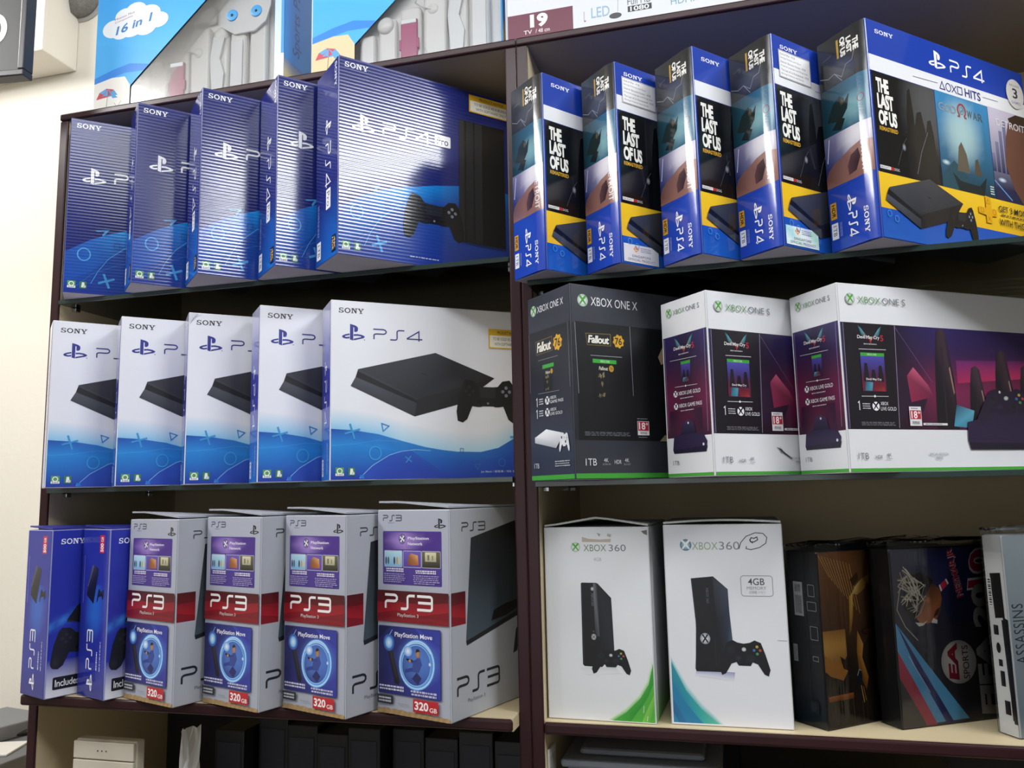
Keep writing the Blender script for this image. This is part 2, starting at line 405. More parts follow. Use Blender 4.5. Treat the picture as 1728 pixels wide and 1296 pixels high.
def glass_mat():
    m = bpy.data.materials.new('smoked_shelf_glass'); m.use_nodes = True; nt = m.node_tree; nt.nodes.remove(nt.nodes['Principled BSDF'])
    out = nt.nodes['Material Output']; tr = nt.nodes.new('ShaderNodeBsdfTransparent'); gl = nt.nodes.new('ShaderNodeBsdfGlossy')
    fr = nt.nodes.new('ShaderNodeFresnel'); mx = nt.nodes.new('ShaderNodeMixShader')
    tr.inputs[0].default_value = (.52, .58, .58, 1); gl.inputs['Roughness'].default_value = .02; fr.inputs['IOR'].default_value = 1.5
    gl.inputs[0].default_value = (.9, .95, .97, 1)
    nt.links.new(fr.outputs[0], mx.inputs[0]); nt.links.new(tr.outputs[0], mx.inputs[1]); nt.links.new(gl.outputs[0], mx.inputs[2]); nt.links.new(mx.outputs[0], out.inputs[0])
    return m
GLASS = glass_mat()
ZP, ZS, ZH, ZX, ZB, ZL = 1.3689+Z0, 1.0215+Z0, 1.3169+Z0, 1.0130+Z0, .6642+Z0, .6755+Z0
EDGE = mat('glass_edge_green', '2a3b39', .12, spec=.9)
CLIP = mat('chrome_clip', 'c8ccd0', .2, 1)
def glass(x0, x1, y0, z, label):
    g = empty('glass_shelf', (x0, y0, z)); tag(g, label, 'glass shelf', 'glass shelves of the two units')
    w = x1-x0
    MB().box(.0003, .0026, -.008, w-.0003, .346-y0, -.0003, .0006, 1).build('pane', GLASS, g)
    MB().box(.0003, 0, -.008, w-.0003, .0025, -.0003, .0004, 1).build('front_edge', EDGE, g)
    for x in (.0003, w-.0105):
        for y in (.03-y0, .25-y0):
            MB().box(x, y, -.0155, x+.010, y+.012, -.0083, .001).build('support_pin', CLIP, g)
    return g
glass(-.1562, .71, -.002, ZP, 'smoked glass shelf under the dark blue ribbed cartons')
glass(-.1562, .71, -.006, ZS, 'smoked glass shelf under the white and blue cartons')
glass(.7479, 1.6212, -.040, ZH, 'smoked glass shelf under the yellow banded cartons')
glass(.7479, 1.6212, -.02, ZX, 'smoked glass shelf under the black and white green striped cartons')

# ------------------------------------------------------------------ cartons
BOARD = mat('grey_board', 'b5b0bd', .8, noise=('a8a3ae', 20, (1, 1, 1)))
KRAFT = mat('torn_brown_cardboard', 'b39468', .9, noise=('8d7148', 60, (1, 1, 1)), bump=(200, .0006))
def core(root, W, D, H, edge, rough=.35, name='carton', bev=.0014):
    m = mat('board_edge_'+edge, edge, rough)
    b = MB().box(0, 0, 0, W, D, H, bev, 2); o = b.build(name, [m, BOARD], root)
    for p in o.data.polygons:
        if p.normal.z < -.9: p.material_index = 1
    return o
def icons(a, x, y, s, k=1):
    a.r(x, y, x+14*s, y+14*s, '5f9a62'); a.ring(x+7*s, y+8*s, 4*s, 4*s, 1.6*s, 'eef4ee'); a.r(x, y, x+14*s, y+4*s, 'f2f4f6'); a.t('普遍級', x+1.5*s, y+.6*s, x+12.5*s, y+3.4*s, '3a3f48')
    a.rr(x+21*s, y, x+33*s, y+14*s, 1, '3f7a58'); a.p([(x+24*s, y+2*s), (x+30*s, y+2*s), (x+30*s, y+5*s), (x+29*s, y+12*s), (x+25*s, y+12*s)], 'eef0f0')
    a.el(x+29.5*s, y+4*s, 2.6*s, 2.6*s, 'cfd4d2')
def lerp_line(L, x):
    for (a, b), (c, d) in zip(L, L[1:]):
        if a <= x <= c: return b+(d-b)*(x-a)/(c-a)
    return L[-1][1]
def notice(root, x0, y0, x1, y1):
    n = Art(x1-x0, y1-y0, 'e3b52a'); w, h = n.w, n.h
    n.M.append(lambda a, b: (a*w, b*h))
    n.rr(.03, .06, .97, .68, .04, 'f3f0e6'); n.t('PRODUCT NOTICE', .24, .76, .8, .91, '4a3a10', .012)
    n.t('TO BE SOLD AS A BUNDLE', .12, .43, .92, .58, '3c3c3c'); n.t('WITH SOFTWARE ONLY', .16, .16, .86, .31, '3c3c3c'); n.pop()
    o = n.build('notice_sticker', root, lambda x, y, d: (x0/1000+x, -.0012-d, y0/1000+y), P_SATIN, ins=0)
    o['label'] = 'yellow and white product notice sticker'
    return o

# --- dark blue ribbed carton
def make_navy():
    W, D, H = 390, 106, 350
    r = empty('console_carton', (0, 0, 0)); core(r, W/1000, D/1000, H/1000, '565a9c', .3)
    a = Art(W, H, '1e2870')
    L = [(0, 80), (43, 108), (78, 124), (103, 132), (126, 138), (180, 151), (230, 160), (390, 166)]
    lo = [(0, 22), (43, 42), (75, 70), (103, 92), (126, 101), (180, 116), (230, 122), (390, 126)]
    bt = [(x, 0) for x, _ in L]
    a.strip(L, lo, ['2450a8', '1f66c0', '1484dc', '0e98ee', '0e96ee', '1284dc', '1472c8', '1662b6'], ['1d4ba6', '1b56b2', '1a5cb8', '195ab6', '1957b2', '1a50aa', '1a489e', '1c4092'])
    a.strip(lo, bt, '1c4aa2', ['23318a', '22368e', '203c96', '1f3f99', '1f3f99', '20389a', '203488', '203080'])
    a.st([(46, 20), (58, 46), (75, 72), (102, 96), (140, 112)], .8, '5fb4e8')
    a.st([(20, 12), (48, 40), (90, 60), (150, 78)], .6, '3a7cc8')
    a.sony(9, 333, 52, 342.5, 'f2f2f6'); a.pslogo(22.5, 220, 65, 253, 'f4f4f8')
    a.psnum(79, 226.5, 173, 248, 3.4, 'f2f2f6'); a.rr(181, 228, 213.5, 249.5, 2, 'f2f2f6'); a.t('Pro', 186, 231.5, 209, 245, '33386c', .004)
    a.g([(49, 127), (75, 131), (64, 116), (62, 119), (67, 127.5), (54, 125)], ['4a96d6']*6)
    a.shapes('o', 32, 77, 11, 2.2, '56a6e2'); a.shapes('q', 89, 99, 7, 1.1, '1b4f9c', pi/4); a.shapes('x', 73, 27, 15, 4.2, '4a9ede', .35)
    icons(a, 6, 9, 1)
    # the tower console with its slabs, and the pad before it
    a.p([(232, 289), (330, 291), (330, 54), (229, 55)], '15161b')
    for k, (x0, x1, c) in enumerate(((232, 243, '23252c'), (247, 262, '1c1e24'), (265, 281, '212329'))): a.g([(x0-2, 56), (x1-2, 56), (x1, 290), (x0, 290)], [c, c, '2c2e36', '2c2e36'])
    a.p([(229, 55), (330, 54), (330, 50), (262, 51)], '1a2a5c')
    a.quad((117, 46), (240, 52), (239, 124), (119, 131)).pad(0, 0, 1, 1, '17181d', '25272e').pop()
    a.fine(127, 11, 200, 15, 1, 'b8c4e4'); a.fine(240, 11, 330, 15, 1, '8fa4d8')
    a.build('front_panel', r, 'F', P_RIB)
    b = Art(D, H, '1f2878')
    b.grid(0, 0, D, 130, 4, 6, lambda u, v: mix('1a66c4', '1f2878', min(1, v*.9+.45*(1-u))))
    b.sony(90, 300, 100, 345, 'eeeef6', -90); b.pslogo(46, 227, 74, 255, 'f2f2f8', -90); b.psnum(47, 130, 73, 210, 2.8, 'f2f2f8', '4', -90)
    b.rr(52, 90, 74, 126, 2, 'f2f2f8'); b.t('Pro', 56, 95, 70, 121, '33386c', 0, 0, -90); b.fine(11, 48, 18, 110, 2, '9fb0dc', -90)
    b.r(82, 7, 101, 36, '18181c'); b.t('4K', 92, 10, 99, 33, 'e8b840', .02, 0, -90); b.t('HDR', 84, 10, 90, 33, 'e8b840', .01, 0, -90)
    b.r(8, 9, 28, 41, 'eef0f4'); b.t('1TB', 13, 14, 24, 36, '33386c', 0, 0, -90)
    b.build('side_panel', r, 'S', P_GLOSS, D=D)
    notice(r, 253, 309, 347, 343)
    return r
# --- white carton with blue waves
def make_wave():
    W, D, H = 342, 72, 291
    r = empty('console_carton', (0, 0, 0)); core(r, W/1000, D/1000, H/1000, 'dfe0ea', .4)
    a = Art(W, H, 'eaebf3')
    L = [(0, 81), (36, 79), (77, 73), (117, 62), (157, 52), (185, 47.5), (212, 44.5), (255, 44), (287, 51), (314, 66), (342, 82)]
    up = [(x, y+34) for x, y in L]; m1 = [(0, 55), (36, 56), (77, 50), (117, 44), (157, 38), (185, 34), (212, 32), (255, 30), (287, 34), (314, 44), (342, 56)]
    a.strip(L, up, ['8cc8ec']*3+['a8d6f0']*3+['b4dcf2']*5, 'eaebf3')
    a.strip(L, m1, ['1f4eac', '2660b8', '2a78c8', '2c84d0', '2a7ecc', '2a78c8', '2a76c8', '2a70c4', '2868c0', '2460bc', '2058b8'], ['2a8ad6', '2488d8', '2186d8', '1f7cd0', '2270c8', '2468c4', '2464c2', '2460c0', '245cbe', '2258bc', '2054b8'])
    a.strip(m1, [(x, 0) for x, _ in L], ['2488d6', '2284d4', '2080d2', '2078cc', '226cc6', '2266c2', '2262c0', '225cbc', '2258ba', '2054b8', '2050b4'], ['2038a4', '2038a4', '223ca8', '223caa', '2440ac', '2440ac', '2442ae', '2440ac', '243eaa', '223ca8', '223aa6'])
    a.strip([(46, 1), (67, 22), (95, 39), (130, 48)], [(46, 0), (100, 0), (150, 0), (200, 0)], ['2a50b6', '2a50b8', '2a54ba', '2a60c0'], '2840ac')
    a.st([(46, 2), (67, 22), (95, 39), (115, 45), (140, 48), (165, 46)], .9, '8fc4ee'); a.st([(0, 54), (38, 57), (77, 63), (112, 61)], .6, '4f9adc')
    a.sony(11, 271.5, 52.5, 280, '3a3a42'); a.pslogo(16.5, 226, 54, 253.5, '2b2f8c'); a.psnum(68, 230, 152, 247.5, 2.1, '33377e')
    a.el(53.5, 228, .8, .8, '55588c')
    a.slim_console((43, 179), (175, 212), (282, 172), (144, 133), (39, 166), (31, 151), (138, 103), (219, 126))
    a.st([(150, 176), (158, 174)], 2, '1a1b20')
    a.quad((211, 94), (326, 94), (326, 169), (213, 169)).pad(0, 0, 1, 1).pop()
    a.shapes('x', 34, 77, 13, 3, '3a96d4', .3); a.shapes('t', 87, 85, 7.5, 1.6, '2c86c8', .2); a.shapes('o', 71.5, 42, 9.5, 2, '3a9ae0'); a.shapes('q', 220, 47, 4, .9, '2a6cb8', pi/4)
    a.shapes('x', 127, 32, 7, 2, '3a8cd8', .9); a.shapes('x', 322, 70, 13, 3.6, '3aa0e4', .02); a.shapes('o', 293, 26, 6, 1.2, '3a78cc'); a.shapes('t', 248, 20, 6, 1.2, '3c6cc4', .6); a.shapes('x', 50, 4, 4, 3, '2f7cd0', .9)
    icons(a, 7.5, 6, .95); a.t('Jet Black / 極致黑 / 제트 블랙', 254, 8, 322, 12.5, 'd8e2f4')
    a.build('front_panel', r, 'F', P_SATIN)
    b = Art(D, H, '3a40a8')
    b.grid(0, 0, D, 120, 3, 6, lambda u, v: mix('2a7ad0', '3a40a8', v)); b.r(0, 200, D, H, '3a40a8', 'c4c6e0')
    b.pslogo(24, 172, 44, 196, 'eef0f8', -90); b.psnum(24, 88, 44, 164, 2.4, 'eef0f8', '4', -90); b.r(6, 6, 20, 34, 'eef0f4'); b.t('1TB', 10, 10, 16, 30, '33386c', 0, 0, -90); b.fine(50, 8, 60, 60, 3, 'aab4dc', -90)
    b.build('side_panel', r, 'S', P_GLOSS, D=D)
    return r
# --- blue carton with three cover pictures and a yellow band
def art_dark(a, x0, y0, x1, y1, W=None):
    """stand-in for a dark monochrome cover: mist between bare trees"""
    a.push(x0, y0, x1, y1)
    a.grid(0, 0, 1, 1, 8, 10, lambda u, v: mix('0c0d10', '55585e', max(0, .75-2.4*((u-.9)**2*1.2+(v-.78)**2))))
    for x, w, t, c in ((.56, .055, .93, '131418'), (.7, .09, .72, '17181c'), (.86, .07, .66, '1a1b1f')):
        a.p([(x-w*1.6, 0), (x+w*1.6, 0), (x+w, t*.75), (x+w*.5, t), (x-w*.3, t*.97), (x-w, t*.7)], c)
    a.st([(.6, .06), (.7, .3), (.83, .52)], 1.0, '6a6c72'); a.st([(.3, .1), (.42, .34), (.47, .4)], .8, '4a4c52')
    a.el(.42, .3, .03, .04, '9aa0a8', '2a2c31'); a.pop()
def art_teal(a, x0, y0, x1, y1):
    a.push(x0, y0, x1, y1)
    a.grid(0, 0, 1, 1, 8, 10, lambda u, v: mix(mix('10343f', '2f80b4', min(1, v*1.1)), 'b5d2cf', max(0, .8-5*((u-.45)**2+(v-.62)**2))))
    a.p([(0, .12), (.25, .3), (.4, .22), (.55, .1), (.5, 0), (0, 0)], '1a4656'); a.p([(.2, .18), (.34, .1), (.7, .09), (.85, .2), (.78, .0), (.3, .0)], '0f2026')
    a.p([(.3, .2), (.36, .46), (.42, .52), (.5, .4), (.54, .2)], '5a5347'); a.p([(.62, .2), (.66, .36), (.71, .38), (.77, .2)], '4c4438'); a.el(.1, .26, .08, .03, 'cfe4ea', '2a6078')
    a.pop()
def art_city(a, x0, y0, x1, y1):
    a.push(x0, y0, x1, y1)
    a.grid(0, 0, 1, 1, 6, 8, lambda u, v: mix('1c2348', 'c3bcd0', min(1, max(0, v*1.25-.15))))
    for k in range(7): a.g([(k*.11, .3), (k*.11+.08, .3), (k*.11+.08, .5+.13*((k*5) % 4)), (k*.11, .5+.13*((k*5) % 4))], ['252c52', '252c52', '77779a', '77779a'])
    a.st([(0, .2), (.4, .02)], 2, '6f9ad8'); a.el(.2, .22, .12, .03, 'dfeaf6', '30406c')
    a.pop()
def make_trio():
    W, D, H = 385, 89, 334
    r = empty('console_carton', (0, 0, 0)); core(r, W/1000, D/1000, H/1000, '2c46a4', .25)
    a = Art(W, H, '1d3fa6')
    a.r(0, 254, W, 279, 'e4e5ea'); a.r(0, 0, W, 46, '1c58b4', '1a4fb0'); a.r(0, 44, W, 98, 'e3b21e', 'ebc028')
    a.sony(17.5, 315.5, 58, 322, 'eef0f6')
    a.pslogo(138, 291, 179, 321, 'f2f3f8'); a.psnum(190, 293, 277, 314, 3, 'f2f3f8')
    x = 160
    a.st([(160, 259.5), (166, 272), (172, 259.5)], 1.6, '2a2f7a', True); a.ring(181, 265.5, 6, 6.5, 1.6, '2a2f7a')
    a.st([(189, 259), (201, 272)], 1.6, '2a2f7a'); a.st([(189, 272), (201, 259)], 1.6, '2a2f7a'); a.st([(204, 260), (215, 260), (215, 272), (204, 272)], 1.6, '2a2f7a', True)
    a.t('HITS', 222, 259, 262, 273.5, '2a2f7a', .012); a.st([(96, 265), (155, 267)], .7, '55587a'); a.st([(268, 268), (308, 269)], .7, '55587a')
    art_dark(a, 2, 98, 143.5, 253); art_teal(a, 144.5, 98, 276, 254); art_city(a, 277, 98, 383, 255)
    a.p([(383, 98), (383, 226), (352, 246), (330, 238), (318, 205), (312, 160), (330, 120), (350, 98)], '6a4438'); a.p([(383, 214), (360, 236), (336, 234), (330, 244), (352, 254), (383, 255)], '2e1a16')
    for tx, y0, y1, x1 in (('THE', 221, 244, 37), ('LAST', 196, 219.5, 45), ('OF US', 171, 194, 50)): a.t(tx, 10, y0, x1, y1, 'eceae4', .05, 0, 0, .9)
    a.t('REMASTERED', 10, 162, 50, 168.5, 'c89a34', .03); a.r(4, 103, 32, 108, 'd8d8d8'); a.t('NAUGHTY', 5, 104, 25, 107, '333333'); a.r(27, 103, 34, 108, 'b03030'); a.t('DOG', 35, 103.5, 46, 107.5, 'd8d8d8')
    for tx, x0, x1 in (('G', 151, 164), ('O', 165, 179), ('D', 180, 194), ('W', 221, 234), ('A', 236, 247), ('R', 249, 261)): a.t(tx, x0, 223, x1, 236, '8a9298' if x1 < 200 else '4a5a64', .01)
    a.ring(208, 232, 9.5, 10.5, 3, '9c3a44', a0=-pi*.32, a1=pi*1.32); a.st([(197, 221), (203, 222)], 2.6, '9c3a44'); a.st([(213, 222), (219, 221)], 2.6, '9c3a44'); a.ring(208, 232, 5, 6, 1.2, '7a8a94'); a.t('of', 205, 229, 211, 235, '6a7a84')
    a.t('DETROIT', 296, 226, 374, 238, 'd6d4dc', .008); a.fine(262, 102, 272, 118, 4, 'dfe6e8')
    a.el(357, 292, 24, 26, 'd9d6d4'); a.t('3', 350, 284, 364, 302, '3a3a44', .02); a.t('INCLUDES', 344, 305, 370, 308.5, '55555e'); a.t('GAMES', 345, 274, 370, 279, '8a8ab0', .01)
    a.slim_console((19, 76), (112, 103), (188, 76), (86, 44), (13, 65), (10, 56), (82, 22), (162, 46), ('3d4048', '2c2e36'))
    a.st([(104, 74), (110, 73)], 1.6, '1e1f25')
    a.quad((137, 16), (219, 14), (217, 74), (152, 68)).pad(0, 0, 1, 1).pop()
    for (x, y) in ((15, 36), (30, 30)): a.ring(x, y, 4, 4.5, 1, '3f8ed8')
    a.p([(238, 78), (245, 78), (245, 98), (259, 97), (259, 78), (272, 79), (272, 67), (259, 66), (258, 54), (244, 54), (244, 66), (226, 68), (226, 79)], 'dca414')
    a.shapes('t', 251, 88, 5, 1, 'a87a10', pi/2); a.shapes('q', 234, 73, 5, 1, 'a87a10', pi/4); a.ring(265, 73, 4, 4.5, 1, 'b86a10'); a.shapes('x', 251, 61, 5, 1, 'a87a10', pi/4)
    a.t('GET 3 MONTHS', 278, 77, 378, 87, '33302a', .01); a.fine(278, 70, 376, 74, 1, '55503a'); a.t('WITH THIS PACK', 277, 54, 380, 65, '33302a', .01)
    a.build('front_panel', r, 'F', P_GLOSS)
    b = Art(D, H, '2344b0')
    b.r(0, 255, D, H, '14161c')
    b.push(0, 255, D, H); b.grid(0, 0, 1, 1, 8, 8, lambda u, v: mix('12141a', '4a4e58', max(0, .8-8*((u-.55)**2*.6+(v-.25)**2))))
    b.st([(.02, .28), (.2, .2), (.34, .24), (.5, .1), (.6, .3), (.74, .32), (.82, .55)], 1.1, '7d838c'); b.st([(.34, .24), (.5, .02)], .9, '8d939c'); b.st([(.1, .6), (.3, .64)], .8, '5a5e66'); b.pop()
    for tx, u, c in (('THE', 69, 0), ('LAST', 57, 0), ('OF US', 45, 0)): b.t(tx, u, 293, u+10, {69: 313, 57: 319, 45: 324}[u], 'e6e4de', .05, 0, -90, .9)
    b.r(38, 294, 42, 324, 'b08a38')
    b.push(0, 180, D, 255); b.grid(0, 0, 1, 1, 8, 8, lambda u, v: mix(mix('123038', '2c6a8c', u), '86b4bc', max(0, .8-6*((u-.66)**2+(v-.4)**2))))
    b.p([(.1, .3), (.25, .62), (.42, .74), (.5, .56), (.62, .7), (.56, .4), (.4, .2)], '1c2a2c'); b.el(.46, .6, .05, .08, '6a5a44', '2a302c'); b.p([(.2, .1), (.36, .3), (.5, .22), (.4, .02)], '1a2426'); b.pop()
    b.t('GOD', 71, 225, 80, 249, '4a7088', 0, 0, -90); b.ring(75.5, 217, 5.5, 6, 1.4, '7a4058'); b.t('WAR', 71, 186, 80, 209, '4a7088', 0, 0, -90)
    b.push(0, 99, D, 180); b.grid(0, 0, 1, 1, 8, 8, lambda u, v: mix(mix('20306c', '9c94b4', min(1, max(0, u*.9+v*.8-.35))), 'eeeaf2', max(0, .9-5*((u-.72)**2+(v-.86)**2))))
    b.st([(.05, .5), (.12, .95)], 1.6, 'c6d4ee'); b.st([(.42, .7), (.45, .98)], 1.2, 'a8b8e4')
    b.g([(0, 0), (1, 0), (1, .62), (.78, .66), (.56, .6), (.36, .5), (.2, .44), (.06, .34), (0, .2)], ['8a625a', '8a625a', 'a98078', 'a07870', '8e6a66', '7c5a58', '7a5654', '6e4c4a', '6a4846'])
    b.g([(.5, .1), (.66, .14), (.76, .36), (.72, .54), (.56, .46), (.48, .28)], ['5a3e40', '3a2a32', '30222c', '3c2a34', '503a40', '5a4044']); b.pop()
    b.t('DETROIT', 69, 104, 80, 162, 'dcdae4', .01, 0, -90)
    b.p([(0, 96), (D, 101), (D, 98), (0, 92)], '2344b0')
    b.sony(66, 12, 74, 52, 'eef0f6', -90); b.pslogo(36, 53, 54, 79, 'f0f1f8', -90); b.psnum(37, 14, 53, 50, 2.4, 'f0f1f8', '4', -90)
    b.rr(3, 49, 15, 75, 1, 'd09a2c'); b.t('HDR', 5.5, 52, 12.5, 72, '1c1c20', .02, 0, -90); b.rr(3, 18, 16, 43, 1, 'e8eaf0'); b.t('1TB', 6, 23, 13, 39, '3a3f70', 0, 0, -90); b.fine(19, 19, 24, 42, 2, '8fa0d4', -90)
    b.build('side_panel', r, 'S', P_GLOSS, D=D, bulge=.004)
    return r
def advice_sticker(r):
    n = Art(74, 44, 'e9e9ec'); n.st([(1, 1), (73, 1), (73, 43), (1, 43)], .8, '55565c', True)
    for k, tx in enumerate(('God of War - M18', 'Strong Violence and Gore', 'Detroit: Become Human - M18', '(Coarse Language and Drug Use)', 'The Last of Us Remastered - M18', '(Strong Violence and Gore)')):
        n.t(tx, 4, 36.5-6.4*k, 4+(34, 48, 58, 62, 64, 52)[k], 40-6.4*k, '44454c')
    o = n.build('advice_sticker', r, lambda x, y, d: (.013+x, -.0012-d, .267+y), P_SATIN, ins=0); o['label'] = 'white consumer advice sticker with black border'
def seal_sticker(r, foil):
    n = Art(74, 29, 'd3d6dc'); w, h = 74, 29
    if foil: n.grid(0, 0, w, h, 10, 4, lambda u, v: mix(('9fd4dc', 'c8e0d8', 'b8c4e8', 'a4dcc8')[int(u*3.99)], 'e4eef0', .5+.5*sin(9*u+5*v)))
    else: n.grid(0, 0, w, h, 6, 3, lambda u, v: mix('d9d4d8', 'c6c8d2', u))
    n.p([(20, 22), (26, 27.5), (32, 22), (26, 16.5)], 'd98a3c'); n.ring(26, 22, 2.2, 2.2, .9, 'f0e0c8'); n.fine(35, 18, 58, 26, 3, '8a8e96')
    n.t('SINGAPORE', 17, 8.5, 56, 12.5, '6a6d74', 0, 0, 0, 1.2); n.t('OFFICIAL PRODUCT', 8, 2.5, 66, 6.5, '6a6d74', 0, 0, 0, 1.2)
    o = n.build('official_seal_sticker', r, lambda x, y, d: (.003+x, -.0012-d, .004+y), mat('foil_sticker', 'cccccc') and P_GLOSS, ins=0)
    o['label'] = 'shiny holographic seal sticker' if foil else 'pale silver seal sticker'
# --- black and white green striped cartons
def fallout_logo(a, x0, y0, x1, y1, rot=0):
    a.p([(x0+3, y0), (x0, y1-1), (x0+(x1-x0)*.66, y1+1), (x0+(x1-x0)*.66, y0+1)], '6e5c34'); a.p([(x0+4, y0+1.2), (x0+1.5, y1-2.2), (x0+(x1-x0)*.64, y1-.6), (x0+(x1-x0)*.64, y0+2)], '16171a')
    a.t('Fallout', x0+5, y0+4, x0+(x1-x0)*.61, y1-4, 'eeeade', .03, .12, 0, .9)
    cx, cy, R = x0+(x1-x0)*.86, (y0+y1)/2, (y1-y0)*.56
    a.p([(cx+R*(1 if k % 4 < 2 else .84)*cos(k*pi/16+.1), cy+R*(1 if k % 4 < 2 else .84)*sin(k*pi/16+.1)) for k in range(32)], 'd9a524')
    a.t('76', cx-R*.62, cy-R*.52, cx+R*.6, cy+R*.52, '17181a', .02)
def rust_mask(a, x0, y0, x1, y1):
    """worn metal picture on the printed game case: plain patches of brass and bone"""
    rg = random.Random(5); a.push(x0, y0, x1, y1); a.r(0, 0, 1, 1, '141518')
    for k in range(16):
        t = rg.uniform(0, 6.28); x, y = rg.uniform(.25, .68), rg.choice((rg.uniform(.5, .95), rg.uniform(.02, .2)))
        a.g([(x+.13*cos(t+i*2.1)*rg.uniform(.5, 1), y+.12*sin(t+i*2.1)*rg.uniform(.5, 1)) for i in range(3)], [rg.choice(('6a5a30', '8d8466', '4e452c', '3a3a34', 'a29a80')) for i in range(3)])
    a.pop()
def make_black():
    W, D, H = 330, 131, 315
    r = empty('console_carton', (0, 0, 0)); core(r, W/1000, D/1000, H/1000, '3a3d46', .4)
    DK, BG, GR = '121317', '31343d', '3f9e35'
    a = Art(W, H, BG); a.r(0, 252, W, H, '343740', '3a3d46'); a.r(7, 61, W, 254, DK); a.r(0, 0, W, 8, GR); a.r(0, 61, 7, 252, '24262e')
    a.sphere(23, 290, 10.5); a.t('XBOX ONE X', 39, 283, 136, 297.5, 'e8e9ec', -.002)
    a.st([(6, 252), (9.5, 136)], .9, '8d919a'); a.st([(118, 254), (120, 136)], .9, '8d919a')
    fallout_logo(a, 26, 216, 104, 237); a.st([(35, 199.5), (99, 200)], .8, 'a9acb2'); a.r(39, 187.5, 87, 194, '3aa53c'); a.t('XBOX ONE', 54, 189, 73, 192.6, 'cfe8cc')
    a.t('Fallout', 51, 176, 69, 182, 'd8d4c4', .02, .1); a.el(76, 179.5, 5, 5.5, 'b8902c'); a.t('76', 73.3, 177.5, 78.7, 181.8, '16171a'); rust_mask(a, 43, 131, 74, 172)
    a.fine(17, 68, 111, 75, 3, '6c6f77'); a.r(125.5, 70.5, 150, 94, 'e4e4e6'); a.r(126.5, 78, 149, 93.3, 'b5243a'); a.t('18', 128.5, 80, 142, 92, 'f4f2f2', .02); a.t('+', 143, 87, 148, 92, 'f4f2f2', .02); a.t('限制級', 131, 72, 145, 76.5, '333438'); a.fine(124, 97, 152, 99, 1, 'b0b2b8'); a.fine(126, 66, 149, 68.5, 1, '8d9098')
    a.p([(176, 205), (186, 222), (196, 214), (190, 196), (182, 192)], 'b59c80'); a.p([(172, 61), (184, 72), (200, 61)], '9a9070')
    a.t('1TB', 18, 20.5, 39.5, 31.5, 'dfe0e4', -.004); a.t('4K', 54, 26, 63, 32, 'd0d2d6'); a.t('ULTRA HD', 51, 21, 67, 24, '9a9da4'); a.t('HDR', 75, 23, 89, 29.5, 'd0d2d6'); a.t('4K', 96, 26, 105, 32, 'd0d2d6'); a.t('BLU-RAY', 94, 21, 108, 24, '9a9da4')
    a.build('front_panel', r, 'F', P_SATIN)
    b = Art(D, H, '2c3040'); b.r(0, 254, D, H, '30333e', '363944'); b.r(0, 78, D, 254, '242838', '15161b'); b.r(0, 0, D, 7.5, GR)
    b.sphere(18, 292, 9.5); b.t('XBOX ONE X', 30.5, 286, 112.5, 297.5, 'e2e3e8', -.002); b.st([(1.5, 253), (2, 150)], .8, '7c808a'); b.st([(124, 254), (126, 147)], .8, '7c808a')
    fallout_logo(b, 22, 213, 104, 238); b.st([(30, 203), (92, 203)], .7, '8d919a'); b.r(43.5, 187, 79, 193.5, '3aa53c'); b.t('Fallout', 53, 177, 67, 182, 'd8d4c4', .02, .1); b.el(72, 180, 3.6, 4.4, 'b8902c'); rust_mask(b, 46, 149, 73, 175); b.st([(28, 146), (94, 145)], .7, '8d919a')
    for y, tx, x1 in ((126, 'GAME PASS', 106), (106, 'LIVE GOLD', 103)):
        b.one(20, y-2, 15, 'e4e5ea'); b.fine(30, y, 44, y+12, 3, 'c4c7ce'); b.sphere(57, y+6, 7, ('e8eaee', 'e8eaee'), '2a2e3c'); b.t('XBOX', 66, y+7, 85, y+12, 'e4e5ea'); b.t(tx, 66, y, x1, y+5, 'e4e5ea')
    b.g([(15, 63), (15, 72), (52, 84), (106, 74), (81, 51)], ['b9bcc4', 'e4e6ea', 'f0f1f4', 'd8dade', 'a9acb4']); b.g([(15, 63), (81, 51), (81, 61), (15, 73)], ['b4b7be', 'a2a5ad', 'c6c8ce', 'd4d6da'])
    b.quad((90, 44), (121, 44), (121, 74), (91, 76)).pad360(0, 0, 1, 1, 'd9dbe0', 'f0f1f4').pop()
    b.t('1TB', 11, 20, 27, 28, 'c8cad0', -.004); b.fine(76, 20, 122, 31, 3, 'a9acb4')
    b.build('side_panel', r, 'S', P_SATIN, D=D)
    return r
def wing_logo(a, x0, y0, x1, y1):
    a.push(x0, y0, x1, y1)
    for sg in (0, 1):
        m = (lambda x: 1-x) if sg else (lambda x: x)
        a.g([(m(.05), 1.0), (m(.2), .8), (m(.38), .4), (m(.3), .34), (m(.16), .55)], ['2c6a78', '4a9aa4', '7a3038', '5a2a34', '2c5664'])
        a.g([(m(.12), .92), (m(.3), .62), (m(.44), .3), (m(.3), .42)], ['5fb0b8', '3f7c88', '8d2c34', '3a4a58'])
    a.p([(.44, .34), (.56, .34), (.5, .12)], 'a02c38'); a.t('Devil May Cry', .0, .3, .86, .52, 'd4d2d0', .02, .05, 0, .9); a.t('5', .88, .26, 1, .56, 'a8283a', .03)
    a.fine(.2, .04, .84, .16, 1, 'a9a6ac'); a.pop()
def dusk(u, v): return mix(mix('24122a', '7a2450', max(0, 1-abs(v-.35)*2.2)), '3a2c70', max(0, (v-.5)*1.8))
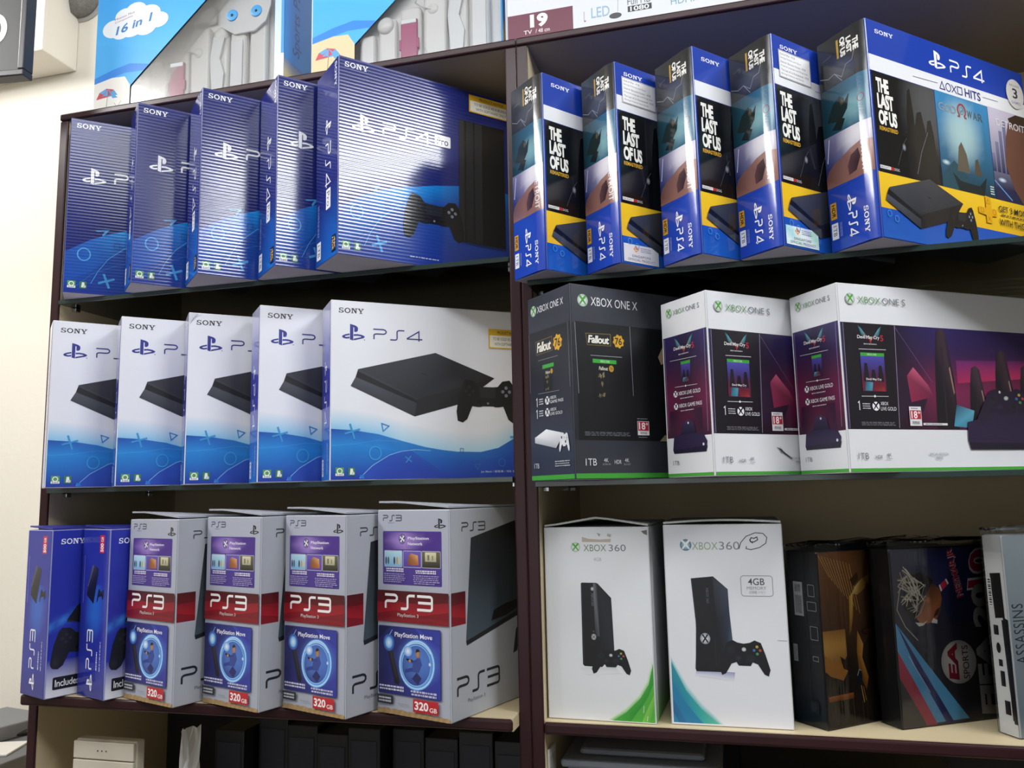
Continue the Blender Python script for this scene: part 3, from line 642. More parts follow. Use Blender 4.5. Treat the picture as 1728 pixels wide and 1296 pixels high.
def make_white():
    W, D, H = 390, 97, 249
    r = empty('console_carton', (0, 0, 0)); core(r, W/1000, D/1000, H/1000, 'd8d9de', .45)
    WH, GR = 'e0e1e6', '46a338'
    a = Art(W, H, WH); a.r(0, 0, W, 4.2, GR)
    a.grid(0, 55, W, 197, 16, 8, lambda u, v: mix('190f1c', dusk(u, v), max(0, min(1, (u-.22)*5))))
    a.r(0, 55, 4, 197, '3a1c4c', '2c2450'); a.r(4, 55, 85, 197, '15101a', '17121c')
    a.p([(86, 70), (86, 150), (140, 100), (130, 80)], '2a1630'); a.g([(110, 92), (150, 100), (142, 116), (118, 140), (106, 128)], ['8a2448', '6a2040', 'a03858', 'c05878', '8a3050'])
    a.st([(92, 194), (150, 120)], .8, '6a4a7c'); a.g([(196, 120), (330, 130), (390, 128), (390, 158), (196, 152)], ['a82858', 'c03060', '802048', '5a2860', '6a2a70'])
    # dark ruined walls before the dusk sky
    for x, w, t in ((172, 20, 196), (230, 17, 146), (282, 20, 170), (326, 16, 150), (362, 20, 168)):
        a.g([(x-w, 56), (x+w, 56), (x+w*.9, 56+(t-56)*.5), (x+w*.62, 56+(t-56)*.78), (x+w*.5, t-6), (x+w*.1, t), (x-w*.4, t-4), (x-w*.66, 56+(t-56)*.72), (x-w*.85, 56+(t-56)*.4)], ['141019', '16121c', '1e1826', '2a2032', '3a2c3c', '4a3844', '2e2432', '1e1826', '16121c'])
        a.st([(x-w*.1, 60), (x, t-26)], 2.2, '2a2030'); a.g([(x+w*.6, 56+(t-56)*.62), (x+w*.86, 56+(t-56)*.36), (x+w*.74, 56+(t-56)*.34), (x+w*.5, 56+(t-56)*.6)], ['b48a80', '8a6460', '7a5450', 'a07870'])
    a.g([(182, 60), (214, 58), (222, 82), (190, 90)], ['4a90b0', '3a7898', '5aa0b8', '2c5068'])
    wing_logo(a, 26, 166, 70, 194)
    a.st([(4, 196), (3, 56)], .8, '8d8a98'); a.st([(91, 196), (85.5, 57)], .8, '9a98a6'); a.st([(27, 161.5), (73, 162)], .8, 'c8c6cc'); a.st([(26, 98.5), (71, 99)], .8, 'c8c6cc'); a.el(48, 98.8, 1.6, 1.6, 'e4e2e8')
    a.r(29, 152.5, 69, 157, '3a9c38'); a.t('XBOX ONE', 40, 153.4, 56, 156, 'cfe8cc')
    a.push(28.5, 105, 68.5, 152.5); a.grid(0, 0, 1, 1, 5, 6, lambda u, v: mix(mix('6a1c38', '2a1c3c', min(1, abs(v-.2)*2)), '4a44a0', max(0, (v-.45)*2)))
    for x, t in ((.2, .8), (.5, .62), (.8, .74)): a.p([(x-.13, .28), (x+.13, .28), (x+.06, t), (x-.05, t)], '181420')
    a.t('Devil May Cry', .18, .3, .82, .38, 'd8d6d8', .02); a.g([(.1, .02), (.4, .02), (.45, .26), (.15, .28)], ['2c6078', '3f88a0', '4a98b0', '2a4a60']); a.g([(.5, .02), (.95, .02), (.9, .2), (.55, .26)], ['7a2028', 'a03038', '6a1c28', '50182a']); a.pop()
    a.one(18, 80, 12, 'e4e3e8'); a.fine(26, 81, 39, 90, 3, 'bdbcc4'); a.sphere(48, 85.5, 6, ('eceaf0', 'eceaf0'), '15101a'); a.t('XBOX', 56, 87, 69, 91.5, 'e8e7ec'); a.t('LIVE GOLD', 56, 80, 82, 84.8, 'e8e7ec'); a.fine(21, 59.5, 79, 65, 3, '77747e')
    a.r(103.5, 60, 124, 86, 'e0dfe2'); a.r(104.5, 69, 123.2, 81, 'b5283c'); a.t('18', 106.5, 70, 117, 80, 'f4f2f2', .02); a.t('+', 118, 76, 122, 80, 'f4f2f2', .02); a.fine(106, 82, 121, 85, 1, '77777c'); a.t('限制級', 107.5, 62, 120, 66.5, '33333a'); a.r(126, 61, 169, 64, 'dddce0'); a.fine(128, 61.5, 166, 63.5, 1, '55555c')
    a.p([(206, 66), (204, 40), (207, 36), (209, 28), (W-2, 28), (W-2, 88), (238, 89), (226, 70)], '2a2040'); a.p([(205, 38), (208, 28), (W-2, 28), (W-2, 37)], '1c162c'); a.st([(206, 43), (270, 43)], .7, '17122a')
    a.quad((222, 62), (340, 62), (330, 116), (236, 112)).pad360(0, 0, 1, 1, '241c36', '342a4a').pop(); a.el(271, 109, 2, 2, 'c8c4d4')
    a.sphere(18, 229, 7.6, ('eceeec', 'a8b0ac')); a.t('XBOX', 31, 224, 69.5, 233, '6a9460', -.003); a.t('ONE S', 72, 224, 112, 233, '6f7278', -.003)
    a.t('1TB', 12, 16, 29, 24, '6a6c74', -.004); a.t('HDR', 40, 16.5, 52, 21, '6f7178'); a.t('4K', 59, 19, 67, 23.5, '6f7178'); a.fine(58, 15.5, 70, 17.5, 1, '9a9ca2'); a.t('SPECIAL EDITION', 132, 20.5, 165, 23.5, '8a8c92'); a.t('特別版', 143, 15, 155, 19, '8a8c92')
    a.build('front_panel', r, 'F', P_SATIN)
    b = Art(D, H, WH); b.r(0, 0, D, 4.2, GR)
    b.grid(2, 54, D, 199, 8, 8, lambda u, v: mix('1c1424', dusk(.9, v), .25+.55*abs(u-.5)*2))
    b.grid(10, 56, 80, 92, 6, 4, lambda u, v: mix('521c38', '2a1630', abs(u-.5)*2*.9))
    b.st([(5, 197), (4, 64)], .7, '8a84a0'); b.st([(92, 198), (90, 59)], .7, '8a84a0'); wing_logo(b, 25, 168, 70, 196)
    b.st([(15, 164), (74, 163)], .7, 'bab6c2'); b.r(39.5, 156, 60, 160, '3a9c38')
    b.push(39.5, 130.5, 60, 156); b.grid(0, 0, 1, 1, 3, 4, lambda u, v: mix('301a34', '4a44a0', max(0, v*1.2-.3)))
    for x, t in ((.3, .7), (.7, .64)): b.p([(x-.12, .25), (x+.12, .25), (x+.05, t), (x-.05, t)], '181420')
    b.g([(.1, .02), (.8, .02), (.7, .26), (.2, .26)], ['2c6078', '7a2028', '50182a', '4a98b0']); b.pop()
    b.st([(24, 125.5), (73, 124.5)], .7, 'bab6c2'); b.el(48, 125, 1.3, 1.3, 'e4e2e8')
    for y, tx, x1 in ((113, 'XBOX LIVE GOLD', 79), (95.5, 'XBOX GAME PASS', 81)):
        b.sphere(25, y+2.6, 4.6, ('eceaf0', 'eceaf0'), '241a30'); b.t(tx, 31.5, y, x1, y+5.2, 'eae8ee'); b.fine(33, y-6, 70, y-3.2, 1, 'b4b0bc')
    b.p([(17, 54), (14, 37), (16, 32), (85, 32), (88, 46), (82, 55), (66, 58), (62, 72), (50, 78), (38, 73), (32, 58)], '2a2042'); b.g([(32, 58), (38, 73), (50, 78), (62, 72), (66, 58)], ['1e1830', '342a4c', '40345a', '342a4c', '1e1830']); b.p([(14, 37), (16, 32), (85, 32), (88, 40)], '1c1630'); b.el(80, 42, 2, 2, 'd4d0dc'); b.el(50, 73, 1.6, 1.6, 'd4d0dc')
    b.sphere(18, 233.5, 6.8, ('eceeec', 'a8b0ac')); b.t('XBOX', 27.5, 229, 54, 236, '7a9a74', -.003); b.t('ONE S', 56, 229, 85, 236, '77797f', -.003); b.t('1TB', 13, 16, 26.5, 22, '84868c', -.004)
    b.build('side_panel', r, 'S', P_SATIN, D=D)
    return r
# --- silver carton with a red band (narrow side 'S' looks out of the shelf)
SILVER = 'a9adbb'
def flap(root, x0, x1, y0, y1, z, lift, m, name='top_flap'):
    """lid flap of corrugated board, its front edge lifted along a crease; y runs along the narrow side"""
    mb = MB(); bm = mb.bm; n = 8
    for lay, dz in ((0, 0), (1, .0028)):
        pass
    rows = []
    for i in range(n+1):
        t = i/n; y = y0+(y1-y0)*t; up = lift(t)
        rows.append([(x0, y, z+up), (x1, y, z+.0006), (x1, y, z+.0034), (x0, y, z+up+.0028)])
    vs = [[bm.verts.new(p) for p in r] for r in rows]
    for a, b in zip(vs, vs[1:]):
        for k in range(4): bm.faces.new((a[k], a[(k+1) % 4], b[(k+1) % 4], b[k]))
    bm.faces.new(vs[0]); bm.faces.new(vs[-1][::-1])
    return mb.build(name, m, root)
def make_silver():
    W, D, H = 240, 149, 310
    r = empty('console_carton', (0, 0, 0)); core(r, W/1000, .145, H/1000, 'b4b7c0', .4)
    b = Art(D, H, SILVER)
    b.psnum(11, 294, 52, 303, 1.6, '3c3e48', '3'); b.t('PlayStation 3', 22, 289.5, 36, 292, '55575f'); b.pslogo(120, 282, 144, 298, '23242c')
    b.rr(11, 195, 135, 278, 2, '4c3a8c')
    b.push(11, 195, 135, 278); b.grid(.02, .66, .98, .98, 8, 4, lambda u, v: mix('4a2f86', 'a98ad0', max(0, 1-2.2*abs(u-.36)-.8*abs(v-.5)))); b.pop()
    b.el(53, 266, 7.5, 8, 'e9e4f6', '3b2a6c'); b.shapes('x', 53, 266, 6, 2, '2c2058', .3); b.shapes('x', 53, 266, 6, 1.6, 'f2eefa', .9)
    b.t('PlayStation', 65, 264, 109, 269.5, 'e9e6f2', .015); b.t('Network', 65, 256.5, 96, 261, 'e9e6f2', .015)
    for x0, c0, c1 in ((14, '7fb6de', 'b9dcea'), (54.5, '55409c', '6c58b0'), (94, '2a2a26', '6a6650')):
        b.rr(x0, 222, x0+39, 248, 2, 'b6b2c8'); b.r(x0+1, 223, x0+38, 247, c0, c1)
    for x, c in ((18, '35485c'), (23, '50606c'), (36, '2c3a4c'), (42, 'c0a468'), (47, 'd8c49c')): b.el(x, 232, 1.8, 6, c)
    b.g([(64, 226), (88, 226), (86, 241), (72, 244), (66, 240)], ['7a4a2c', 'b06a38', 'd8a868', 'b8825a', '8a5a3c']); b.r(101, 232, 124, 246, 'a8a284', 'd8d2b4'); b.r(106, 234, 110, 242, '77735c'); b.r(115, 234, 118, 241, '8a866c')
    b.fine(18, 214.5, 58, 221, 2, 'e4e0f0', fill=.75); b.fine(81, 213, 126, 219, 2, 'e4e0f0', fill=.75); b.fine(14, 198, 60, 213, 5, 'a79ccc'); b.fine(76, 197, 132, 211.5, 5, 'a79ccc', seed=2)
    b.r(0, 138, D, 186, '7d1420'); b.r(0, 168, D, 186, '5c0f18', '480c14'); b.strip([(0, 150), (40, 156), (90, 150), (D, 158)], [(0, 166), (40, 170), (90, 166), (D, 172)], '9c1c28', '861722'); b.strip([(0, 138), (60, 140), (110, 144), (D, 140)], [(0, 146), (60, 150), (110, 150), (D, 148)], '8a1822', '701420')
    b.psnum(17, 158.5, 118, 180, 4, 'ece9ea', '3'); b.t('PlayStation 3', 44, 145.5, 88, 152, 'dcd4d6')
    b.rr(3, 29, 133, 131.5, 2, '2a2a74')
    b.push(3, 29, 133, 131.5); b.grid(.01, .01, .99, .99, 10, 10, lambda u, v: mix(mix('201f58', '343c9c', u), '5a8ad8', max(0, .75-5*((u-.66)**2+(v-.52)**2))))
    b.p([(.01, .99), (.01, .8), (.12, .92), (.2, .99)], '15164a'); b.strip([(.6, .99), (.8, .8), (.99, .66)], [(.7, .99), (.86, .86), (.99, .78)], '3f4ab0', '2c3490'); b.pop()
    b.t('PlayStation Move', 38, 114, 116, 123, 'f0eef6', .012)
    b.g([(22, 96), (33, 97), (49, 49), (46, 44), (38, 46)], ['1c1c22', '2c2c34', '24242c', '131318', '15151a']); b.st([(29, 92), (42, 55)], 1.2, '3a3a44'); b.el(25.5, 106, 12, 13, '7fc4f8', '2f4aa6'); b.el(25.5, 106, 7.5, 8.5, 'e8f6ff', '6ab8f4'); b.st([(27, 118), (33, 126)], 1.2, '7fb4ec')
    b.ring(84, 77, 35, 33, 7, '5f9ae6', tilt=.9); b.ring(84, 77, 36, 34, 2.4, 'b4dcfa', tilt=.9); b.ring(83, 76, 31, 29, 1.4, '8cc4f4', tilt=.9); b.ring(85, 78, 33, 31.5, 1, 'dceefc', a0=.6, a1=2.6)
    b.el(66, 96, 9, 8, 'f2faff', '5f9ae6'); b.el(111, 80, 3, 3, 'f2f8ff', '6f9ce0')
    # a player leaning forward with the wand
    b.el(86.5, 93, 4.6, 6, 'b98764', 'a0714f'); b.p([(82, 95), (83, 100), (88, 101), (91, 97), (89, 97)], '2a2022')
    b.p([(84, 87), (91, 88), (95, 78), (88, 66), (74, 66), (76, 78)], '3a4c94'); b.st([(86, 83), (76, 81), (66, 83)], 4, '33448c'); b.st([(76, 82.5), (63, 84)], 3, '1c1c24'); b.el(70, 82, 2.6, 2.2, 'b98764'); b.st([(76, 70), (60, 66)], 5, '2f418e'); b.p([(84, 66), (94, 58), (86, 48), (74, 56)], '2a2f66')
    b.fine(5, 34, 60, 43, 2, 'd4d2e6', fill=.7); b.fine(70, 31, 128, 40, 2, 'c4c2dc', fill=.7, seed=4)
    b.rr(1.5, 14, 35, 27, 2, '2a2c34'); b.fine(4, 16, 32, 25, 2, 'c4c6ce', fill=.7); b.fine(45, 15, 72, 18, 1, '8d919c')
    b.r(77, 8, 128, 27, 'b0202a', 'bf2630'); b.t('320', 80, 11.5, 108, 24, 'f4f0f0', .03); b.t('GB', 110.5, 11, 125, 17.5, 'f4f0f0', .01)
    b.build('side_panel', r, 'S', P_SATIN, D=145)
    # the side panel's art is 149 wide on a 145 mm board
    a = Art(W, H, 'a8abb3')
    a.r(0, 137, 36, 186, '7d1420'); a.r(0, 168, 36, 186, '5c0f18', '480c14'); a.strip([(0, 152), (36, 146)], [(0, 166), (36, 160)], '9c1c28', '861722')
    a.g([(36, 111), (52, 266), (200, 292), (236, 285), (238, 128), (186, 140)], ['44505a', '2a2c32', '202127', '1c1d22', '25282e', '3a454e']); a.p([(36, 111), (186, 140), (238, 128), (238, 120), (186, 132), (38, 104)], '1f2126')
    a.g([(104, 132), (112, 148), (140, 154), (200, 160), (238, 156), (238, 138), (186, 146), (150, 136)], ['15161a']*8); a.p([(166, 72), (178, 74), (186, 96), (186, 116), (176, 110)], '24262c')
    a.psnum(28, 276.5, 92, 290, 2.2, '34363e', '3'); a.psnum(12, 34, 126, 60, 4, '23242b', '3'); a.t('PlayStation 3', 39, 19, 84, 26, '4a4c54')
    a.build('front_panel', r, 'F', P_SATIN)
    sil = mat('silver_board_edge', 'a9acb6', .5)
    f = flap(r, .001, .20, .002, .143, .310, lambda t: .009*min(1, 1.4*t)+.002, [sil])
    f['label'] = 'lifted corrugated lid flap'
    k = MB(); bm = k.bm; rg = random.Random(3); n = 26      # worn fluted edge along the bottom of the narrow side
    top, bot = [], []
    for i in range(n+1):
        y = .143*i/n+.001; top.append(bm.verts.new((-.0012, y, .0065+rg.uniform(-.0012, .0012)+.002*(i/n)))); bot.append(bm.verts.new((-.0012-.0008*(i % 2), y, .0008)))
    for i in range(n): bm.faces.new((top[i], top[i+1], bot[i+1], bot[i]))
    e = k.build('torn_base_edge', KRAFT, r); e['label'] = 'torn brown fluted edge along the base'
    return r
# --- small blue carton with a pad picture
def make_azure():
    W, D, H = 240, 89, 285
    r = empty('console_carton', (0, 0, 0)); core(r, W/1000, D/1000, H/1000, '8c90c8', .4)
    b = Art(D, H, '28329c')
    b.grid(0, 0, D, 190, 6, 10, lambda u, v: mix('28329c', '2e6ed0', max(0, .8-9*((u-.55)**2*.7+(v-.78)**2))))
    b.r(0, 0, D, 40, '262a84', '272f96'); b.rr(57.5, 245, 73.5, 276, 2, 'c42a3e'); b.t('500', 60.5, 247, 70.5, 262, 'f4eef0', .03, 0, 90); b.t('GB', 62, 264, 69.5, 273, 'f4eef0', .01, 0, 90)
    b.st([(8, 240), (8, 157)], .9, '8a90d0')
    b.g([(36, 223), (41, 224), (57, 218), (56, 208), (44, 157), (20, 171), (22, 190)], ['6a6c74', '3a3c44', '22232a', '1a1b21', '101116', '1a1b20', '2c2d34'])
    b.st([(40, 221), (22, 186)], 1, '77798a'); b.quad((54, 160), (76, 166), (80, 182), (58, 184)).pad(0, 0, 1, 1, '1a1b24', '2a2c38', '3a3d4c').pop()
    b.psnum(28, 46, 47, 113, 2.6, 'f0f1f8', '3', 90); b.pslogo(32, 10, 52, 38, 'f0f1f8', 90); b.fine(60, 44, 66, 84, 1, 'd0d4ec', 90); b.fine(70, 42, 78, 106, 1, 'c0c6e4', 90, .3)
    b.build('side_panel', r, 'S', P_GLOSS, D=D)
    a = Art(W, H, '2430a4')
    a.grid(0, 58, W, 200, 20, 12, lambda u, v: mix('2430a4', '3f8ae0', max(0, .8-14*abs(v-.42-u*.8)) if u < .5 else 0))
    a.grid(0, 0, W, 62, 4, 5, lambda u, v: mix('dfe0ea', '3a3ca4', max(0, v*1.15-.15)))
    a.sony(14, 261, 56, 270.5, 'f0f1f8')
    a.p([(31, 129), (46, 150), (70, 170), (180, 190), (200, 150), (110, 120), (52, 122)], '17181e'); a.g([(31, 129), (52, 122), (110, 120), (110, 114), (31, 125)], ['33353e', '33353e', '2a2c33', '1a1b20', '24262c'])
    a.pad(6, 46, 130, 116, '1b1c24', '2a2c36'); a.el(14, 58, 9, 11, '2a2c36', '1b1c24')
    a.rr(11, 12, 108, 33, 2, '1a1b22'); a.t('Includes Game', 15, 16.5, 92, 28.5, 'eceaf0', .01, 0, 0, .95)
    a.build('front_panel', r, 'F', P_SATIN)
    f = flap(r, .001, .15, .002, .087, .285, lambda t: .004*t+.0006, [mat('azure_flap', '2c2f8c', .4)]); f['label'] = 'blue lid flap slightly lifted'
    return r
# --- big white cartons (their broad side is 'S')
def make_tower(kind):
    W, D, H = 250, (160, 167)[kind], (279, 281)[kind]
    r = empty('console_carton', (0, 0, 0)); core(r, W/1000, D/1000, H/1000, 'c9c9cc', .55)
    b = Art(D, H, 'dcdee2')
    if kind == 0:
        b.grid(0, 0, D, H, 6, 8, lambda u, v: mix('e0e2e5', 'd4d7dc', v))
        b.strip([(161*D/163, 88), (150, 60), (137, 39), (115, 18), (90, 2)], [(161*D/163, 84), (154, 54), (141, 34), (120, 14), (98, 1)], 'd8e6d0', '58ac48')
        b.strip([(159.5, 84), (152, 54), (139, 34), (118, 14), (98, 1)], [(159.5, 56), (150, 36), (142, 24), (132, 12), (124, 1)], '3fa038', '2f8f34')
        b.p([(159.5, 56), (150, 36), (142, 24), (132, 12), (124, 1), (159.5, 1)], '4fa83c'); b.strip([(159.5, 40), (150, 22), (140, 1)], [(159.5, 24), (155, 14), (151, 1)], '7dc050', '5cb044')
        b.sphere(48.5, 250.5, 7.4); b.t('XBOX', 61, 244.5, 96, 254.5, '5f7a5c', -.003); b.t('360', 100, 244.5, 126, 254.5, '6a6e74', -.003); b.t('4GB', 76, 230, 88, 235, '9a9ea4', -.003)
        b.p([(59, 266), (70, 263), (86, 262), (104, 263), (103, 258), (59, 258.5)], 'b3a79a'); b.p([(82, 272), (88, 270), (86, 266)], '9a948c'); b.p([(99, 271), (105, 269), (103, 265), (98, 267)], 'a8a29a'); b.p([(150, 274), (159, 276), (159, 268), (154, 270)], '6c6458')
        b.g([(50, 74), (104, 76), (112, 68), (60, 64)], ['d4d7da', 'c9ccd0', 'dcdee2', 'dcdee2'])
        b.p([(55, 197), (57, 198), (78, 198), (81, 197), (101, 176), (103, 99), (84, 76), (57, 76.5), (54.5, 79)], '121317'); b.g([(78, 198), (81, 197), (101, 176), (103, 99), (84, 76), (80, 77)], ['2a2b30', '1c1d22', '1a1b20', '24262b', '15161a', '101115'])
        b.g([(74, 197), (79.5, 197), (81.5, 120), (75, 120)], ['6a6c72', '2c2d33', '4a4c52', '1a1b20']); b.st([(56, 196), (56.5, 80)], 1.2, '2c2e34')
        b.el(72.5, 189, 2.6, 3, 'c8cac8', '6a6c6a'); b.t('XBOX360', 70.5, 164, 74.5, 183, '6a6c72', 0, 0, -90); b.el(72.5, 119, 3.8, 4.6, 'd8dad8', '77797c'); b.st([(70.5, 121), (74.5, 117)], 1, '3a3c40'); b.st([(74.5, 121), (70.5, 117)], 1, '3a3c40'); b.el(72.5, 127, .7, .7, '8a8c90')
        b.pad360(68, 66, 127, 103)
        b.st([(143, 14), (144, 24)], .7, 'e0e8dc'); b.st([(148, 3), (149, 10)], .7, 'e0e8dc')
    else:
        b.grid(0, 0, D, H, 6, 8, lambda u, v: mix('e0e1e8', 'd6d8de', v))
        b.strip([(2, 96), (25, 54), (44, 30), (74, 2)], [(2, 86), (22, 46), (42, 22), (66, 2)], 'dfe6ec', '6ab0b4'); b.strip([(2, 86), (22, 46), (42, 22), (66, 2)], [(2, 60), (16, 36), (30, 18), (44, 2)], ['2a8a98', '2a94a0', '3aa49c', '58b498'], ['2a7ea0', '2884a2', '2c94a4', '3aa4a0'])
        b.p([(2, 60), (16, 36), (30, 18), (44, 2), (2, 2)], '267aa4'); b.strip([(2, 36), (10, 22), (20, 2)], [(2, 16), (6, 10), (10, 2)], '2a6c9c', '22648f')
        b.sphere(31, 253, 8.4, ('c4dce0', '2a6080'), 'e4ecec'); b.t('XBOX', 40, 246, 77, 257, '8aa078', -.003); b.t('360', 79, 246, 108, 257.5, '7a7e84', -.003)
        b.st([(107, 247), (110, 256), (118, 265), (131, 270), (142, 269), (147, 263), (145, 255), (136, 249), (124, 246), (117, 247.5), (118, 251)], 1.1, '33343c')
        b.st([(123, 261), (124, 257), (129, 257), (134, 260), (133, 264), (129, 262), (125, 263), (123, 259), (127, 255)], 1.3, '22232a')
        b.st(b.rrpts(107, 180.5, 151, 209, 4), .9, '85878e', True); b.t('4GB', 117, 196, 140, 205.5, '4c4e56', .008); b.t('MEMORY', 115, 189.5, 142, 194, '8a8c94'); b.t('記憶體 メモリ', 118, 184, 140, 188, 'a4a6ae')
        b.g([(36, 68), (90, 62), (92, 74), (38, 76)], ['dcdee8', 'dcdee8', '8f92b8', '8a90c0'])
        b.p([(36, 205), (68, 208), (88, 190), (88.5, 160), (91, 118), (78, 74), (38, 74), (36.5, 78), (40, 120), (40, 144)], '15161d'); b.g([(67, 207), (88, 190), (88.5, 160), (91, 118), (78, 74), (69, 75), (70, 140)], ['2c2e38', '3a4254', '2c3448', '3a5068', '15161c', '1a1b22', '14151b'])
        b.st([(37, 204), (41, 143), (37.5, 78)], 1, '2e3038'); b.t('XBOX 360', 57, 170, 60.5, 192, '5a5c66', 0, 0, -90); b.el(52.5, 120, 7.2, 7.8, 'e2e3e6', '8d8f96')
        for sg in (-1, 1): b.p([(52.5+sg*4.6, 125.2), (52.5+sg*3, 126.5), (52.5-sg*4.6, 115), (52.5-sg*3, 113.8)], '1c1d24')
        b.st([(66, 120), (67, 82)], .6, '2e3038'); b.r(42, 104, 47, 108, '0e0f13')
        b.pad360(71, 70, 141, 119)
        b.st([(153, 120), (166, 119.5)], .7, 'aeb0b4')
    b.build('side_panel', r, 'S', P_SATIN, D=D)
    a = Art(W, H, 'd4d6da'); a.r(0, 0, W, 60, ('4fa83c', '267aa4')[kind], 'd4d6da'); a.build('front_panel', r, 'F', P_SATIN)
    # the far narrow side, seen as a sliver on the second one
    if kind: f = flap(r, .001, .2, .001, D/1000-.001, H/1000, lambda t: .0035*math.sin(pi*t)+.0012, [mat('white_flap', 'b9bcb8', .6)])
    else: f = flap(r, .001, .2, .001, D/1000-.001, H/1000, lambda t: .012*max(0, 1-abs(t-.48)*2.1)+.001, [mat('white_flap', 'b9bcb8', .6)])
    f['label'] = 'bulging lid flap'
    return r
# --- bare consoles standing on edge, wrapped in clear film
FILM = None
def film_mat():
    m = bpy.data.materials.new('clear_film'); m.use_nodes = True; nt = m.node_tree; nt.nodes.remove(nt.nodes['Principled BSDF'])
    out = nt.nodes['Material Output']; tr = nt.nodes.new('ShaderNodeBsdfTransparent'); gl = nt.nodes.new('ShaderNodeBsdfGlossy'); mx = nt.nodes.new('ShaderNodeMixShader'); fr = nt.nodes.new('ShaderNodeFresnel')
    tc = nt.nodes.new('ShaderNodeTexCoord'); nz = nt.nodes.new('ShaderNodeTexNoise'); bp = nt.nodes.new('ShaderNodeBump'); mp = nt.nodes.new('ShaderNodeMapping')
    mp.inputs['Scale'].default_value = (60, 60, 6); nz.inputs['Scale'].default_value = 1.2; bp.inputs['Distance'].default_value = .002; gl.inputs['Roughness'].default_value = .12
    nt.links.new(tc.outputs['Object'], mp.inputs[0]); nt.links.new(mp.outputs[0], nz.inputs['Vector']); nt.links.new(nz.outputs[0], bp.inputs['Height']); nt.links.new(bp.outputs[0], gl.inputs['Normal'])
    fr.inputs['IOR'].default_value = 1.4; nt.links.new(fr.outputs[0], mx.inputs[0]); nt.links.new(tr.outputs[0], mx.inputs[1]); nt.links.new(gl.outputs[0], mx.inputs[2]); nt.links.new(mx.outputs[0], out.inputs[0])
    return m
FILM = film_mat()
WINDOW = FILM.copy(); WINDOW.name = 'clear_window_plastic'
for _n in list(WINDOW.node_tree.nodes):
    if _n.type in ('BUMP', 'TEX_NOISE', 'MAPPING', 'TEX_COORD'): WINDOW.node_tree.nodes.remove(_n)
def film(root, W, D, H):
    mb = MB(); mb.box(-.0018, -.0018, .0004, W+.0018, D+.0018, H+.005, .0015, 2)
    bm = mb.bm; rg = random.Random(9)
    bmesh.ops.subdivide_edges(bm, edges=[e for e in bm.edges if e.calc_length() > .03], cuts=4, use_grid_fill=True)
    for v in bm.verts:
        if v.co.z > H+.003: v.co += Vector((0, 0, rg.uniform(0, .008)))
    o = mb.build('plastic_film', FILM, root); o['label'] = 'clear crinkled plastic film'
def port(b, x0, y0, x1, y1): b.rr(x0, y0, x1, y1, 1, '6a6c72'); b.rr(x0+1, y0+1, x1-1, y1-1, .8, '08090b')
def make_gold():
    W, D, H = 262, 58, 241
    r = empty('game_console', (0, 0, 0)); core(r, W/1000, D/1000, H/1000, '141519', .35, 'housing', .003)
    b = Art(D, H, '121318')
    b.r(10, 150, 28, 198, 'c9cacc'); b.fine(12, 153, 26, 180, 8, '6a6c70', 90); b.fine(13, 184, 25, 195, 3, '55575c', 90); b.r(4, 85, 12.5, 109, 'b4b6ba'); b.fine(5, 87, 11.5, 107, 3, '77797e', 90)
    for q in ((40, 179, 53, 196), (37, 159, 55, 172), (40, 119, 55, 138), (42, 90, 53, 97)): port(b, *q)
    b.rr(28, 18, 48, 36, 4, '060709'); b.el(37, 27, 6, 6, '1c1d22'); b.st([(34, 240), (34, 2)], .8, '24262c')
    b.build('rear_face', r, 'S', P_SATIN, D=D)
    a = Art(W, H, '1c1613')
    # plain desert-gold stand-in for the printed skin
    a.grid(0, 0, 135, H, 12, 16, lambda u, v: mix(mix('2a211c', '6a4426', max(0, min(1, 1.6*v-.5))), '17120f', max(0, min(1, u*2.2-1.1))))
    a.grid(0, 76, 44, 132, 5, 6, lambda u, v: mix('8a5a24', 'c89a4c', max(0, 1-abs(v-.6)*1.8-.2*u)))
    a.p([(0, 78), (10, 70), (34, 62), (44, 74), (42, 84), (16, 90), (0, 100)], 'a8702c'); a.p([(30, 96), (40, 90), (46, 98), (50, 90), (46, 74), (36, 78)], '2a1c12')
    a.g([(3, 43), (52, 44), (52, 36), (4, 36)], ['a8602c', '9a5a2c', '6a3c1c', '8a5022'])
    for k in range(11): a.st([(1+k*6, 238-k*1.5), (20+k*5.6, 206-k*5.5)], .9, 'b48a50')
    a.g([(100, 232), (108, 238), (116, 234), (122, 214), (116, 198), (100, 190), (84, 200), (70, 190), (62, 180), (74, 178), (90, 186), (97, 204)], ['b48a34', 'c8a04a', 'a87c2c', '7a5a24', '6a4c1c', '5a401a', '8a6a30', 'c4a868', 'b89a5c', '8a6c34', '7a5a24', 'a8802c'])
    a.el(108, 214, 6, 9, '1a1410', '3c2c16'); a.p([(60, 200), (76, 210), (78, 200), (66, 190)], '3a2814')
    a.g([(56, 176), (64, 182), (62, 150), (56, 128), (50, 120), (54, 140)], ['a8823c', 'c8a458', '8a6428', '7a5420', '4a3218', '96702c']); a.g([(68, 128), (78, 108), (74, 90), (84, 62), (78, 44), (66, 70), (64, 100)], ['a87838', 'c89450', 'b8843c', 'a46a28', '6a4018', '8a5a24', '96642c'])
    a.p([(58, 66), (62, 74), (70, 74), (72, 64), (66, 40)], '20242a'); a.st([(62, 66), (66, 74), (70, 72)], .9, 'c8c0b4'); a.st([(68, 52), (72, 28)], 1.6, 'b8924c'); a.st([(72, 50), (76, 30)], 1.2, '96702c'); a.el(90, 126, 14, 5, '5c2c22', '2a1814')
    for k in range(9): a.st([(6+k*9, 3), (5+k*9, 24+7*(k % 3))], 1.1, '4c4238' if k % 2 else '37302a')
    a.r(110, 0, W, H, '100d0c')
    a.build('printed_skin', r, 'F', P_GLOSS); film(r, W/1000, D/1000, H/1000); return r
